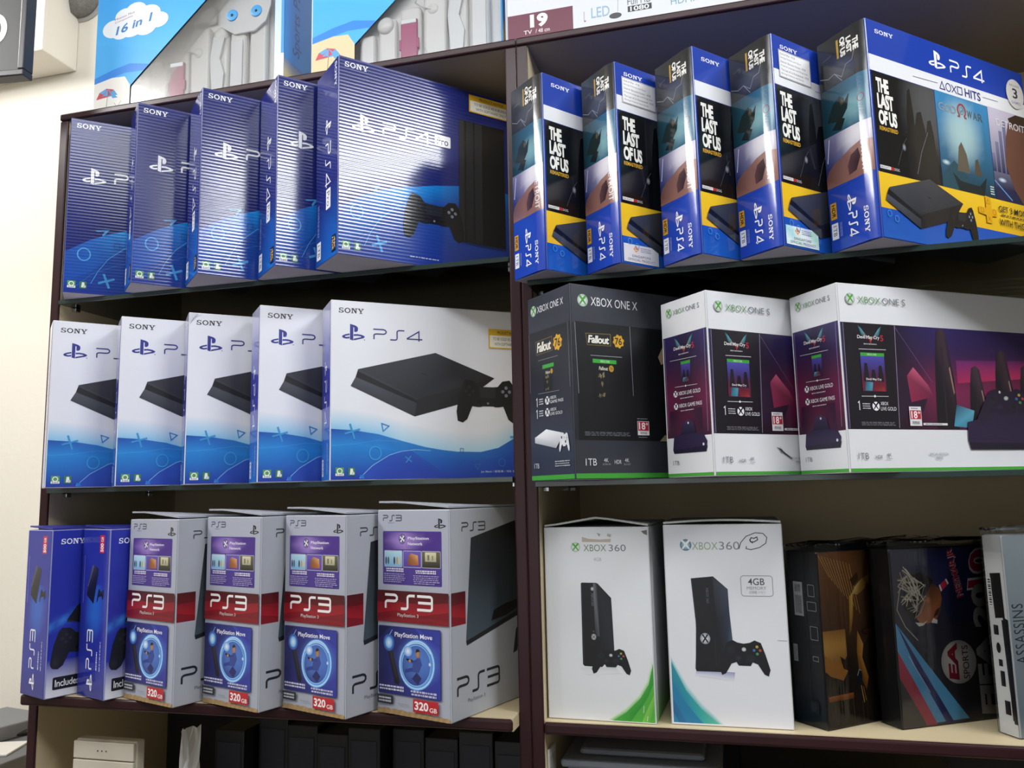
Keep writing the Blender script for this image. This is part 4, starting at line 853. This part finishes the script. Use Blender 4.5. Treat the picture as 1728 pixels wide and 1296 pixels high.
def make_sport():
    W, D, H = 262, 40, 243
    r = empty('game_console', (0, 0, 0)); core(r, W/1000, D/1000, H/1000, '17181c', .35, 'housing', .003)
    b = Art(D, H, '111216'); b.st([(20, 240), (20, 3)], .8, '24262c'); b.build('rear_face', r, 'S', P_SATIN, D=D)
    a = Art(W, H, '2e2f36')
    a.grid(0, 0, W, H, 10, 8, lambda u, v: mix('302e35', '2a2c48', max(0, min(1, v*1.7-.7))))
    a.g([(60, 240), (100, 242), (180, 238), (170, 150), (150, 132), (96, 136), (80, 180)], ['25284a', '2a2c56', '23264a', '202244', '2a2a3a', '262640', '23254a'])
    a.p([(0, 142), (114, 4), (2, 2), (0, 60)], '5aa0cc'); a.p([(0, 104), (58, 1), (40, 1), (0, 68)], 'a8284c'); a.p([(0, 68), (40, 1), (0, 1)], '302a32'); a.p([(2, 139), (87, 1), (74, 1), (30, 76)], '2a2c66'); a.st([(18, 96), (50, 44)], .8, 'c4d4e4')
    # plain stand-in for the player picture: head in profile with pale twisted hair
    a.g([(34, 150), (42, 140), (56, 138), (70, 141), (78, 152), (84, 172), (82, 186), (70, 192), (54, 190), (44, 178), (38, 164)], ['9a6242', 'a86c48', '9a5c3c', '8a5034', '7a4530', '84502f', '6e4028', '4e3224', '3a2a20', '4a3226', '7a4c34'])
    a.p([(26, 206), (50, 210), (72, 198), (62, 186), (50, 170), (40, 150), (28, 142), (16, 166)], '27221f'); a.p([(34, 141), (48, 139), (56, 143), (48, 136), (40, 135)], 'cfcac0'); a.p([(62, 139), (72, 137), (73, 142), (66, 145)], 'cfcac0'); a.el(59, 170, 5, 5, 'a8704e', '84502f')
    a.p([(66, 146), (76, 150), (80, 160), (72, 156)], '3a2a22')
    rg = random.Random(4)
    for k in range(40):
        t = rg.uniform(-.5, 2.5); x, y = 44-26*cos(t-1.1), 176+30*sin(t-.4); a.st([(44+rg.uniform(-14, 14), 188+rg.uniform(-20, 10)), (x, y), (x-rg.uniform(2, 12), y-rg.uniform(-14, 12))], 1.3, rg.choice(('b4ae9e', '989284', 'c8c2b2', '7c766a')))
    a.st([(12, 190), (4, 160), (16, 136), (36, 116)], 1.4, 'a8a294')
    a.quad((80, 190), (94, 199), (98, 192), (83, 181)).r(0, 0, 1, 1, 'a83044').r(0, 0, .15, 1, 'd8d0d0').r(.85, 0, 1, 1, 'd8d0d0').pop()
    a.quad((128, 173), (112, 245), (96, 242), (110, 168)).M.append(lambda x, y: (x, y)); a.M.pop()
    a.t('NEYMAR JR', .02, .06, .98, .94, 'd4ccd0', .07, 0, 0, .9); a.t('NEYMAR JR', .02, .06, .98, .94, 'a82c44', .03, 0, 0, .9); a.M.pop()
    a.quad((166, 180), (182, 241), (140, 243), (127, 176)); a.t('10', .06, .02, .98, .98, 'd8d0d4', .08, 0, 0, 1.0); a.t('10', .1, .06, .94, .94, 'a82c44', .035, 0, 0, 1.05); a.M.pop()
    a.el(103.5, 82, 31, 30, 'c9c7c2', '9a9894')
    a.push(84, 56, 110, 110, 90); a.t('EA', .02, .3, .98, .98, '7c2030', .05, .1); a.pop(); a.t('SPORTS', 110, 58, 121, 104, '55262e', .008, 0, 90)
    a.quad((168, 5), (168, 190), (136, 188), (136, 8)); a.t('FIFA 20', 0, 0, 1, 1, 'a4a29e', .05, 0, 0, .95); a.M.pop()
    a.build('printed_skin', r, 'F', P_GLOSS); film(r, W/1000, D/1000, H/1000); return r
def make_pale():
    W, D, H = 262, 34, 262
    r = empty('game_console', (0, 0, 0)); core(r, W/1000, D/1000, H/1000, 'cfd3d6', .35, 'housing', .003)
    b = Art(D, H, 'dcdee0')
    b.r(0, 240, D, H, 'd0d2d4'); b.p([(8, 211), (28, 213), (29, 153), (D, 151), (D, 20), (26, 20), (25, 111), (25, 153), (11, 151)], '0d0e12'); b.p([(22, 150), (D, 150), (D, 16), (28, 16), (25, 60)], '101115')
    b.r(2, 166, 9, 205, 'f0f0f0'); 
    for k in range(12): b.r(3, 168+3*k, 8, 169.2+3*k+(k % 3)*.5, '2a2a2c')
    b.rr(6, 129, 15, 142, 1, '2a2b2e'); b.rr(7, 130, 14, 139, 1, '0a0a0c'); b.el(12, 112, 4, 7, '111214'); b.r(10, 88, 17, 97, '15161a'); b.r(11, 62, 19, 82, '15161a'); b.r(14, 26, 24, 44, '111216')
    b.build('rear_face', r, 'S', P_SATIN, D=D)
    a = Art(W, H, 'b9cbd6'); a.grid(0, 0, W, H, 8, 8, lambda u, v: mix('a8bccb', 'c6d5dd', (u*1.3+v*.8) % 1)); a.t('ASSASSINS', 4, 94, 22, 172, '33404c', 0, 0, 90, 1.1); a.t('CREED', 34, 100, 52, 160, '33404c', 0, 0, 90, 1.1); a.p([(60, 60), (120, 40), (150, 120), (110, 200), (80, 150)], '9fb2c0')
    a.build('printed_skin', r, 'F', P_SATIN); film(r, W/1000, D/1000, H/1000); return r

# ------------------------------------------------------------------ placing the stock
CX, CY = 1.03144, -1.21408
def put(o, x, y, deg, z, s, label, cat, group=None, sy=1):
    o.location = (x, y, z); o.rotation_euler = (0, 0, rad(deg)); o.scale = (s, s*sy, s); tag(o, label, cat, group); return o
def row(proto, k, z, group, items):
    """items were measured in the plane of the unit's front; k moves them out over the shelf edge"""
    out = []
    for i, (x, y, a, s, sy, lb) in enumerate(items):
        o = proto if i == 0 else copy_tree(proto); out.append(o)
        put(o, CX+k*(x-CX), CY+k*(y-CY), a, z, k*s, lb, 'carton', group, sy)
    return out
row(make_navy(), .94, ZP, 'dark blue ribbed cartons on the top left glass shelf', (
    (.426, -.030, 47.6, 1, 1, 'dark blue ribbed carton at the right end, its whole wide front showing'),
    (.2935, -.002, 47.2, 1, 1, 'dark blue ribbed carton second from the right in its row'),
    (.1395, -.002, 46.9, 1, 1, 'dark blue ribbed carton in the middle of its row'),
    (-.010, .011, 47.2, 1, .75, 'dark blue ribbed carton second from the left in its row'),
    (-.176, .0265, 41.4, 1, .7, 'dark blue ribbed carton at the left end of its row, free of glare')))
p = make_wave(); notice(p, 271, 224, 340, 258)
waves = row(p, .9966, ZS, 'white and blue cartons on the middle left glass shelf', (
    (.4235, -.046, 37.8, 1, 1, 'white blue-waved carton at the right end, whole flat console pictured'),
    (.2985, -.052, 42.0, 1, 1, 'white blue-waved carton second from the right in its row'),
    (.158, -.045, 40.8, 1, 1, 'white blue-waved carton in the middle, its top left corner creased'),
    (.0346, -.059, 44.2, 1, 1, 'white blue-waved carton second from the left in its row'),
    (-.0948, -.073, 47.2, 1, 1, 'white blue-waved carton at the left end of its row, nearest the bare wall')))
n = Art(26, 22, 'd0d1da'); n.V, n.F, n.C, n.n = [], [], [], 0
n.p([(0, 22), (12, 22), (0, 6)], 'd4d5de'); n.st([(1, 4), (6, 13), (13, 21)], .8, '9a9ba8'); n.st([(4, 8), (8, 15), (18, 20)], .6, 'b0b1bc')
n.build('creased_corner', waves[2], lambda x, y, d: (.0015+x, -.0012-d, .2675+y), P_SATIN, ins=0)
trio = row(make_trio(), .925, ZH, 'yellow banded cartons on the top right glass shelf', (
    (1.257, -.002, 42.5, 1, 1, 'blue carton with yellow band at the right end, its whole front showing'),
    (1.125, -.005, 47.5, .991, .95, 'yellow banded blue carton with white advice sticker and shiny rainbow seal'),
    (1.009, -.004, 47.5, .991, .95, 'yellow banded blue carton without stickers, in the middle of its row'),
    (.888, .006, 48.9, .991, .95, 'yellow banded blue carton with white advice sticker and dull silver seal'),
    (.770, .005, 52.0, .991, .95, 'yellow banded blue carton at the left end, partly covering the middle post')))
for i, foil in ((1, True), (3, False)): advice_sticker(trio[i]); seal_sticker(trio[i], foil)
row(make_black(), .884, ZX, '', ((.797, .048, 44.9, 1, 1, 'black console carton with a green base stripe, beside the middle post'),))[0].pop('group', None)
p = make_white(); G4 = 'white green striped cartons on the middle right shelf'
put(p, 1.1815, -.07, 35.0, ZX, 1.024, 'white carton with purple picture, its wide front running out of the photo', 'carton', G4, .96)
o = put(copy_tree(p), 1.0110, -.088, 42.3, ZX, 1.024, 'white carton with purple picture and a dark scratch, right beside the black carton', 'carton', G4)
n = Art(30, 20, 'd0d1da'); n.V, n.F, n.C, n.n = [], [], [], 0
n.p([(0, 19), (7, 14), (14, 9), (27, 2), (28, 3.4), (15, 11), (8, 16)], '2a2c30'); n.p([(5, 15), (9, 12.5), (9, 9)], '8d8d92'); n.st([(6, 19), (12, 13)], .6, '9a9ca2')
n.build('scratch', o, lambda x, y, d: (.110+x, -.0012-d, .020+y), P_SATIN, ins=0)
row(make_silver(), .966, ZL, 'silver cartons with a red band on the bottom left shelf', (
    (.618, -.037, 71.5, 1, 1, 'silver red banded carton at the right end, its long side showing'),
    (.452, -.044, 70.0, .98, 1, 'silver red banded carton second from the right of the four'),
    (.298, -.034, 70.5, .977, 1, 'silver red banded carton third from the right of the four'),
    (.141, -.032, 70.5, .971, 1, 'silver red banded carton right beside the small blue cartons')))
row(make_azure(), .966, ZL, 'small blue cartons on the bottom left shelf', (
    (-.009, -.013, 69.5, 1, 1, 'small blue carton with a game pad, touching the first silver carton'),
    (-.119, -.025, 68.9, 1, 1, 'small blue carton with a game pad, outermost by the bare wall')))
put(make_tower(0), .910, .013, 87.4, ZB, 1, 'worn white carton with a green swoosh in its lower right corner', 'carton', 'big white cartons on the bottom right shelf')
put(make_tower(1), 1.097, .019, 89.7, ZB, 1, 'white carton with a teal swoosh and a pen scribble', 'carton', 'big white cartons on the bottom right shelf')
G7 = 'bare game consoles standing wrapped in clear film'
put(make_gold(), 1.141, .024, 41.3, ZB, 1, 'game console on edge with gold and brown skin and black rear ports', 'game console', G7)
put(make_sport(), 1.239, .048, 31.4, ZB, 1, 'game console on edge with dark football skin and large red 10', 'game console', G7)
put(make_pale(), 1.377, .030, 27.6, ZB, 1, 'pale blue game console on edge at the right edge of the photo', 'game console', G7)

# ------------------------------------------------------------------ on top of the units
ZT = 1.7364+Z0
TRAY = mat('white_vacuum_tray', 'eae9e8', .3, bump=(25, .0008)); PINK = mat('pink_plastic', 'b84f80', .35); WPL = mat('white_plastic', 'e9ebee', .3); DISC = mat('blue_plastic', '3f97d2', .35); GREYP = mat('grey_plastic', 'b9b6b2', .4)
def make_kit(sand, W=414):
    D, H = 100, 262
    r = empty('accessory_kit', (0, 0, 0)); w, d, h = W/1000, D/1000, H/1000
    # carton without its window: back, sides, floor
    m = mat('sky_blue_board', '2f8fd0', .4)
    b = MB(); b.box(0, d-.003, 0, w, d, h).box(0, .0012, 0, .003, d-.0033, h).box(w-.003, .0012, 0, w, d-.0033, h).box(.0033, .0012, 0, w-.0033, d-.0033, .003).box(.0033, .0012, h-.003, w-.0033, d-.0033, h)
    b.build('carton', m, r)
    F = lambda x, y, dd: (x, -dd, y)
    edge = [(83, 2), (83, 54), (97, 67), (240, 196), (300, 250)]
    a = Art(W, H, '3aa0e4'); a.V, a.F, a.C, a.n = [], [], [], 0
    a.p([(0, 0), (83, 0), (83, 54), (97, 67), (240, 196), (312, 262), (0, 262)], '46b0f4')
    a.strip([(0, 262), (60, 262), (160, 262), (312, 262)], [(0, 150), (60, 140), (150, 115), (160, 124)], '36a0ee', '48b4f6')
    a.strip([(0, 80), (40, 92), (80, 100), (125, 92)], [(0, 68), (40, 76), (70, 82), (112, 81)], '2484e4', '2a86e2')
    a.strip([(0, 68), (40, 76), (70, 75), (83, 55)], [(0, 0), (30, 0), (60, 0), (83, 0)], 'e0cfa6' if sand else 'f0ece4', 'dcc89a' if sand else 'f4f2ee')
    a.st([(30, 10), (33, 50)], 1, '55504a')
    for k in range(4): a.p([(31+25*cos(pi*(1-k/4)*.9+.25), 34+22*sin(pi*(1-k/4)*.9+.25)), (31+25*cos(pi*(1-(k+1)/4)*.9+.25), 34+22*sin(pi*(1-(k+1)/4)*.9+.25)), (33, 38)], ('c84a58', '5aa4dc')[k % 2])
    for k in range(4): a.p([(8+12*k, 34+7*(k in (1, 2))), (20+12*k, 34+7*(k in (0, 1, 2))*(k < 3)), (33, 54)], ('c84a58', '5aa4dc')[k % 2])
    a.st([(48, 24), (60, 8)], .8, '8d8880'); a.st([(52, 10), (64, 26)], .8, '8d8880'); a.st([(46, 12), (70, 14)], .8, '8d8880')
    for x, y, rr in ((40, 178, 26), (66, 200, 24), (90, 208, 24), (120, 196, 26), (142, 180, 22), (80, 176, 30), (112, 172, 26), (56, 168, 20)): a.el(x, y, rr, rr*.72, 'eef2f8')
    a.quad((40, 160), (133, 180), (133, 212), (40, 192)); a.t('16 in 1', .05, .06, .95, .62, '2b7fc4', .025, .15); a.t('Compatible', .02, .84, .46, .98, 'a8606c'); a.t('Motion Plus', .02, 1.06, .5, 1.2, 'a8606c'); a.M.pop()
    a.p([(300, 250), (414 if W > 400 else W, 262), (W, 262), (312, 262)], '46b0f4') if False else None
    if not sand: a.r(W-19, 0, W, 66, 'e0cfa6' if sand else 'f2efe8', 'ecdcb4' if sand else 'f4f2ee').r(W-19, 66, W, 262, 'd8e4ee', '9cc4e8').r(W-6, 66, W, 262, '4a9cdc')
    a.r(83, 0, W-19, 3, 'd9d7d4')
    a.build('front_panel', r, F, P_SATIN, ins=0, lift=0)
    c = Art(D, H, '2b7fc8'); c.grid(0, 0, D, H, 4, 8, lambda u, v: mix('d8c08c', '2a78c4', 1 if v > .24 else 0)); c.r(0, 60, D, H, '3f98dc', '2f86d0'); c.t('Sports Pack', 30, 80, 62, 240, '1f5c9c', .01, 0, 90)
    c.build('end_panel', r, lambda x, y, dd: (w+.0004+dd, x, y), P_SATIN, ins=0, lift=0)
    # moulded tray seen through the window
    t = MB(); t.box(.0836, .022, .0034, w-.0036, .03, h-.0036)
    for x0, z0, x1, z1, dd in ((.090, .006, .118, .072, .014), (.124, .006, .158, .098, .012), (.166, .004, .205, .112, .013), (.21, .006, .252, .15, .015), (.258, .004, .29, .14, .012), (.296, .006, .33, .13, .015), (.336, .004, .372, .2, .013), (.21, .16, .26, .196, .01)):
        if x1 < w-(.004 if sand else .025): t.box(x0, .022-dd, z0, x1, .0225, z1, .006, 3)
    for x, z, rr in ((.138, .085, .016), (.275, .13, .015), (.228, .1, .012)): t.lathe([(rr, 0), (rr, .012), (rr*.7, .016)], 20, Matrix.Translation((x, .021, z)) @ Matrix.Rotation(pi/2, 4, 'X'))
    t.build('moulded_tray', TRAY, r)
    pk = MB().box(.169, .0025, .008, .2, .0088, .086, .0025, 2).box(.166, .003, .03, .203, .0085, .05, .002, 2).build('pink_cartridge', PINK, r)
    MB().box(.1705, .0018, .077, .1985, .0028, .085, .0005, 1).build('connector', WPL, pk); pk['label'] = 'pink plastic cartridge'
    g = MB().prism([(.262, .006), (.282, .006), (.286, .05), (.276, .08), (.286, .12), (.262, .125), (.256, .08)], .004, .0095).box(.3, .004, .012, .325, .0058, .11, .0008, 1).build('racket_handles', WPL, r)
    if not sand:
        wl = MB().prism([(.276, .165), (.284, .138), (.308, .122), (.35, .122), (.374, .138), (.384, .168), (.384, .24), (.28, .24)], .0022, .0058).build('wheel_holder', WPL, r)
        for x, z in ((.303, .160), (.354, .160)):
            dd = MB().lathe([(.0115, 0), (.0115, .0012), (.009, .0018)], 28, Matrix.Translation((x, .0024, z)) @ Matrix.Rotation(pi/2, 4, 'X')).build('button_disc', DISC, wl)
            MB().lathe([(.0026, 0), (.0026, .0006)], 14, Matrix.Translation((x, .0006, z)) @ Matrix.Rotation(pi/2, 4, 'X')).build('screw', mat('dark_plastic', '1b2430', .4), dd)
        wl['label'] = 'white wheel holder with two blue discs'
    for k, pts in enumerate((((.185, .135), (.2, .11), (.225, .098)), ((.205, .128), (.196, .115), (.215, .1)), ((.205, .012), (.214, .03), (.222, .012)))):
        MB().tube([(x, .0052, z) for x, z in pts], .0009, 6).build('wire_tie', WPL, r)
    fw = MB().box(.0838, .0016, .0036, w-(.004 if sand else .0195), .0019, h-.004).build('clear_window', WINDOW, r); fw['label'] = 'clear plastic window'
    return r
k1 = make_kit(False); k1.location = (-.129, .03, ZT); k1.rotation_euler = (0, 0, 0)
tag(k1, 'sky blue accessory kit box with a white 16 in 1 cloud', 'accessory kit', 'accessory kit boxes on top of the left unit')
k2 = make_kit(True, 355); k2.location = (.346, .024, ZT)
tag(k2, 'sky blue accessory kit box with a sandy beach corner', 'accessory kit', 'accessory kit boxes on top of the left unit')
def make_screenbox():
    W, D, H = 640, 120, 400
    r = empty('screen_carton', (.7105, .006, ZT)); core(r, W/1000, D/1000, H/1000, 'c8c8cc', .5)
    a = Art(W, H, 'd6d9df'); a.r(0, 0, 113, 42, '6a2c42'); a.r(0, 0, 3, H, 'b4b6be')
    a.t('19', 41, 15, 71, 39, 'f0eaec', .05); a.t('TV', 30, 5, 44, 12, 'e0d4d8', .01); a.t('/ 48 cm', 50, 5, 74, 12, 'e0d4d8', .01)
    a.t('L', 131, 10, 134, 28, '9a4a5a'); a.t('LED', 143, 14, 173, 32, '8fb0c8', .01); a.st([(186, 18), (187, 40)], .7, '8d9098'); a.t('Full HD', 202, 26, 240, 38, '5c6068'); a.r(202, 14, 240, 24, '2a2c32'); a.t('1080', 206, 15, 236, 23, 'e4e4e8', .02)
    a.el(182, 12, 10, 5, '3a3c40'); a.t('HDMI', 270, 14, 306, 26, '77a0b0'); a.fine(330, 10, 420, 24, 2, '8d9098')
    a.build('front_panel', r, 'F', P_SATIN); return tag(r, 'long white screen carton with a maroon corner reading 19', 'carton')
make_screenbox()

# ------------------------------------------------------------------ the dark bottom compartments
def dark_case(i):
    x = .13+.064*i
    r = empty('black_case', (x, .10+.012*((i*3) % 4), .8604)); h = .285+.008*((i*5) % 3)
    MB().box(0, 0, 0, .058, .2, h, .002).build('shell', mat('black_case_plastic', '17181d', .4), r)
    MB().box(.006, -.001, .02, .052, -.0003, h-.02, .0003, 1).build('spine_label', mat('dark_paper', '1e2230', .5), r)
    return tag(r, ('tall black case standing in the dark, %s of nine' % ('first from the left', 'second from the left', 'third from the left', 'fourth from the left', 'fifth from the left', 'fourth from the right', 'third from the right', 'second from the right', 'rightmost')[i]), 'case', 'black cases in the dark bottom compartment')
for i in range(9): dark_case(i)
def drawers():
    r = empty('drawer_box', (-.0905, .018, .8604)); CREAMP = mat('cream_plastic', 'ddd5c4', .5)
    top = 1.1415-.8604
    MB().box(0, .003, 0, .124, .024, top, .003).build('cabinet', CREAMP, r)
    for k in range(6):
        z1 = top-.002-.0305*k; z0 = z1-.0285
        d = MB().box(0.001, -.004, z0, .123, .0028, z1, .0015).build('drawer', CREAMP, r)
        q = MB()
        for j in (-1, 0, 1): q.lathe([(.0011, 0), (.0011, .0006)], 10, Matrix.Translation((.060+.0085*j, -.0042, (z0+z1)/2)) @ Matrix.Rotation(pi/2, 4, 'X'))
        q.build('pull_holes', mat('black_hole', '0c0c0e', .8), d)
    return tag(r, 'cream box of flat drawers with three dark dots each', 'drawer box')
drawers()
def crumpled():
    mb = MB(); bm = mb.bm; rg = random.Random(12); n, m_ = 9, 12; g = []
    for j in range(m_+1):
        row = []
        for i in range(n+1):
            u, v = i/n, j/m_; wdt = .018+.034*(1-v)**.8
            row.append(bm.verts.new((.104+.012*(v-.2)+(u-.5)*wdt*1.3, .05+.012*math.sin(5*u+3*v)+rg.uniform(-.006, .006), .8608+.300*v+rg.uniform(-.003, .003)*(v > .02))))
        g.append(row)
    for j in range(m_):
        for i in range(n): bm.faces.new((g[j][i], g[j][i+1], g[j+1][i+1], g[j+1][i]))
    o = mb.build('plastic_bag', mat('white_plastic_bag', 'e4e4e2', .35, bump=(18, .004)))
    sm = o.modifiers.new('thickness', 'SOLIDIFY'); sm.thickness = .001
    return tag(o, 'crumpled white plastic bag hanging down between the drawer box and the black cases', 'bag')
crumpled()
def lidbin():
    r = empty('storage_bin', (.775, .04, .8604)); BIN = mat('frosted_bin_plastic', '8a909c', .3); BIN.node_tree.nodes['Principled BSDF'].inputs['Alpha'].default_value = .8
    b = MB(); b.prism([(.012, 0), (.2, 0), (.215, .28), (-.003, .28)], .006, .25); b.build('tub', BIN, r)
    l = MB(); l.box(-.012, -.004, .2803, .222, .26, .292, .004).box(.012, .02, .292, .198, .236, .302, .006); l.build('lid', BIN, r)
    return tag(r, 'frosted plastic storage bin with a stepped lid, under the green swoosh carton', 'bin')
lidbin()
def leaflet():
    a = Art(40, 310, 'cfcdca'); a.r(2, 250, 34, 300, '9a9ea0', 'b4b2ac'); a.r(4, 232, 30, 238, '8a3038'); a.r(6, 205, 34, 222, '24252a'); a.fine(8, 208, 32, 219, 2, 'c8c8c8'); a.fine(4, 150, 34, 196, 5, '4a4c50')
    b = MB().box(0, 0, 0, .003, .04, .31).build('pamphlet', mat('paper_white', 'cfcdca', .7)); b.location = (.7482, .02, .8606)
    b.parent = None; r = empty('pamphlet', (.7485, .015, .8604)); b.location = (0, 0, 0); b.parent = r; b.name = 'sheet'
    a.build('printed_face', r, lambda x, y, dd: (.0034+dd, x, y), P_MATT, ins=0, lift=0)
    return tag(r, 'narrow printed paper leaflet against the middle post under the shelf board', 'leaflet')
leaflet()
def amp():
    r = empty('flat_player', (1.02, .06, .8604)); BL = mat('dark_metal_case', '1a1a1d', .45)
    MB().box(0, 0, 0, .30, .24, .265, .003).build('case', BL, r); MB().box(.02, -.0035, .2, .28, -.0003, .25, .001).build('face_plate', mat('dark_gloss', '0d0e12', .2), r)
    return tag(r, 'dark flat box in the shade under the teal swoosh carton', 'box')
amp()
# ------------------------------------------------------------------ left of the units
def sign():
    r = empty('framed_sign', (-.165, -.10, 1.765+Z0)); FR = mat('sign_frame', '2c2930', .4)
    MB().box(-.300, .004, .012, -.012, .02, .33).build('board', mat('sign_black', '26282b', .5), r)
    f = MB()
    for q in ((-.312, 0, -.0003, .012), (-.312, .33, -.0003, .342)): f.box(q[0], 0, q[1], q[2], .026, q[3], .002)
    for x0 in (-.312, -.0123): f.box(x0, 0, .0123, x0+.012, .026, .3297, .002)
    f.build('frame', FR, r)
    a = Art(280, 318, '1f2124'); a.V, a.F, a.C, a.n = [], [], [], 0
    a.ring(232, 84, 18, 24, 12, 'eceef0'); a.ring(150, 84, 26, 24, 12, 'eceef0'); a.st([(60, 60), (60, 108)], 12, 'eceef0')
    a.build('letters', r, lambda x, y, dd: (-.296+x, .0036-dd, .012+y), P_MATT, ins=0, lift=0)
    # hangs from the ceiling on two cords
    for x in (-.28, -.03): MB().tube([(x, .012, .3425), (x, .012, 3.0-1.765-Z0-.001)], .0015, 6).build('cord', FR, r)
    r.rotation_euler = (0, 0, rad(8))
    return tag(r, 'black framed sign with white rounded letters, hanging high at the left edge', 'sign')
sign()
def plate():
    r = empty('wall_speaker', (-.515, .40, 2.835))
    MB().lathe([(.05, 0), (.055, .01), (.052, .03), (.03, .038)], 28, Matrix.Translation((0, -.0003, 0)) @ Matrix.Rotation(pi/2, 4, 'X')).build('grille', mat('speckled_grey', '8f8c88', .6, noise=('5a5856', 160, (1, 1, 1))), r)
    MB().lathe([(.062, 0), (.062, .006)], 28, Matrix.Translation((0, -.0002, 0)) @ Matrix.Rotation(pi/2, 4, 'X')).build('mount', GREYP, r)
    return tag(r, 'round speckled grey wall fixture above the left unit', 'speaker')
plate()
def counter():
    r = empty('side_counter', (-.85, .02, 0)); top = 1.06
    MB().box(-.45, 0, top-.03, .52, .377, top, .003).build('worktop', mat('grey_worktop', '6f7072', .5, noise=('55575a', 30, (1, 1, 1))), r)
    for x in (-.44, .48):
        MB().box(x, .01, 0, x+.03, .36, top-.0303).build('leg_panel', BEIGE, r)
    tag(r, 'grey counter beside the left unit, cluttered with papers and cable', 'counter')
    c = MB().box(-.06, -.045, 0, .06, .045, .004, .001).build('card_box', mat('white_card', 'd9d7d2', .6)); c.location = (-.43, .16, top+.0002); c.rotation_euler = (0, 0, .35); tag(c, 'flat white card lying on the grey counter', 'card')
    d = MB().box(-.08, -.06, 0, .08, .06, .03, .003).build('grey_packet', mat('grey_packet', '77797e', .5)); d.location = (-.52, .28, top+.0002); d.rotation_euler = (0, 0, -.2); tag(d, 'grey packet at the back of the counter by the wall', 'packet')
    pts = [(-.40+.03*cos(t*1.3)-.012*t, .26+.03*sin(t*1.7), top+.0045+.0035*abs(sin(t))) for t in [k*.35 for k in range(22)]]
    e = MB().tube(pts, .004, 8).build('cable', mat('black_cable', '1b1b1e', .5)); tag(e, 'short black cable coiled on the counter beside the unit', 'cable')
counter()
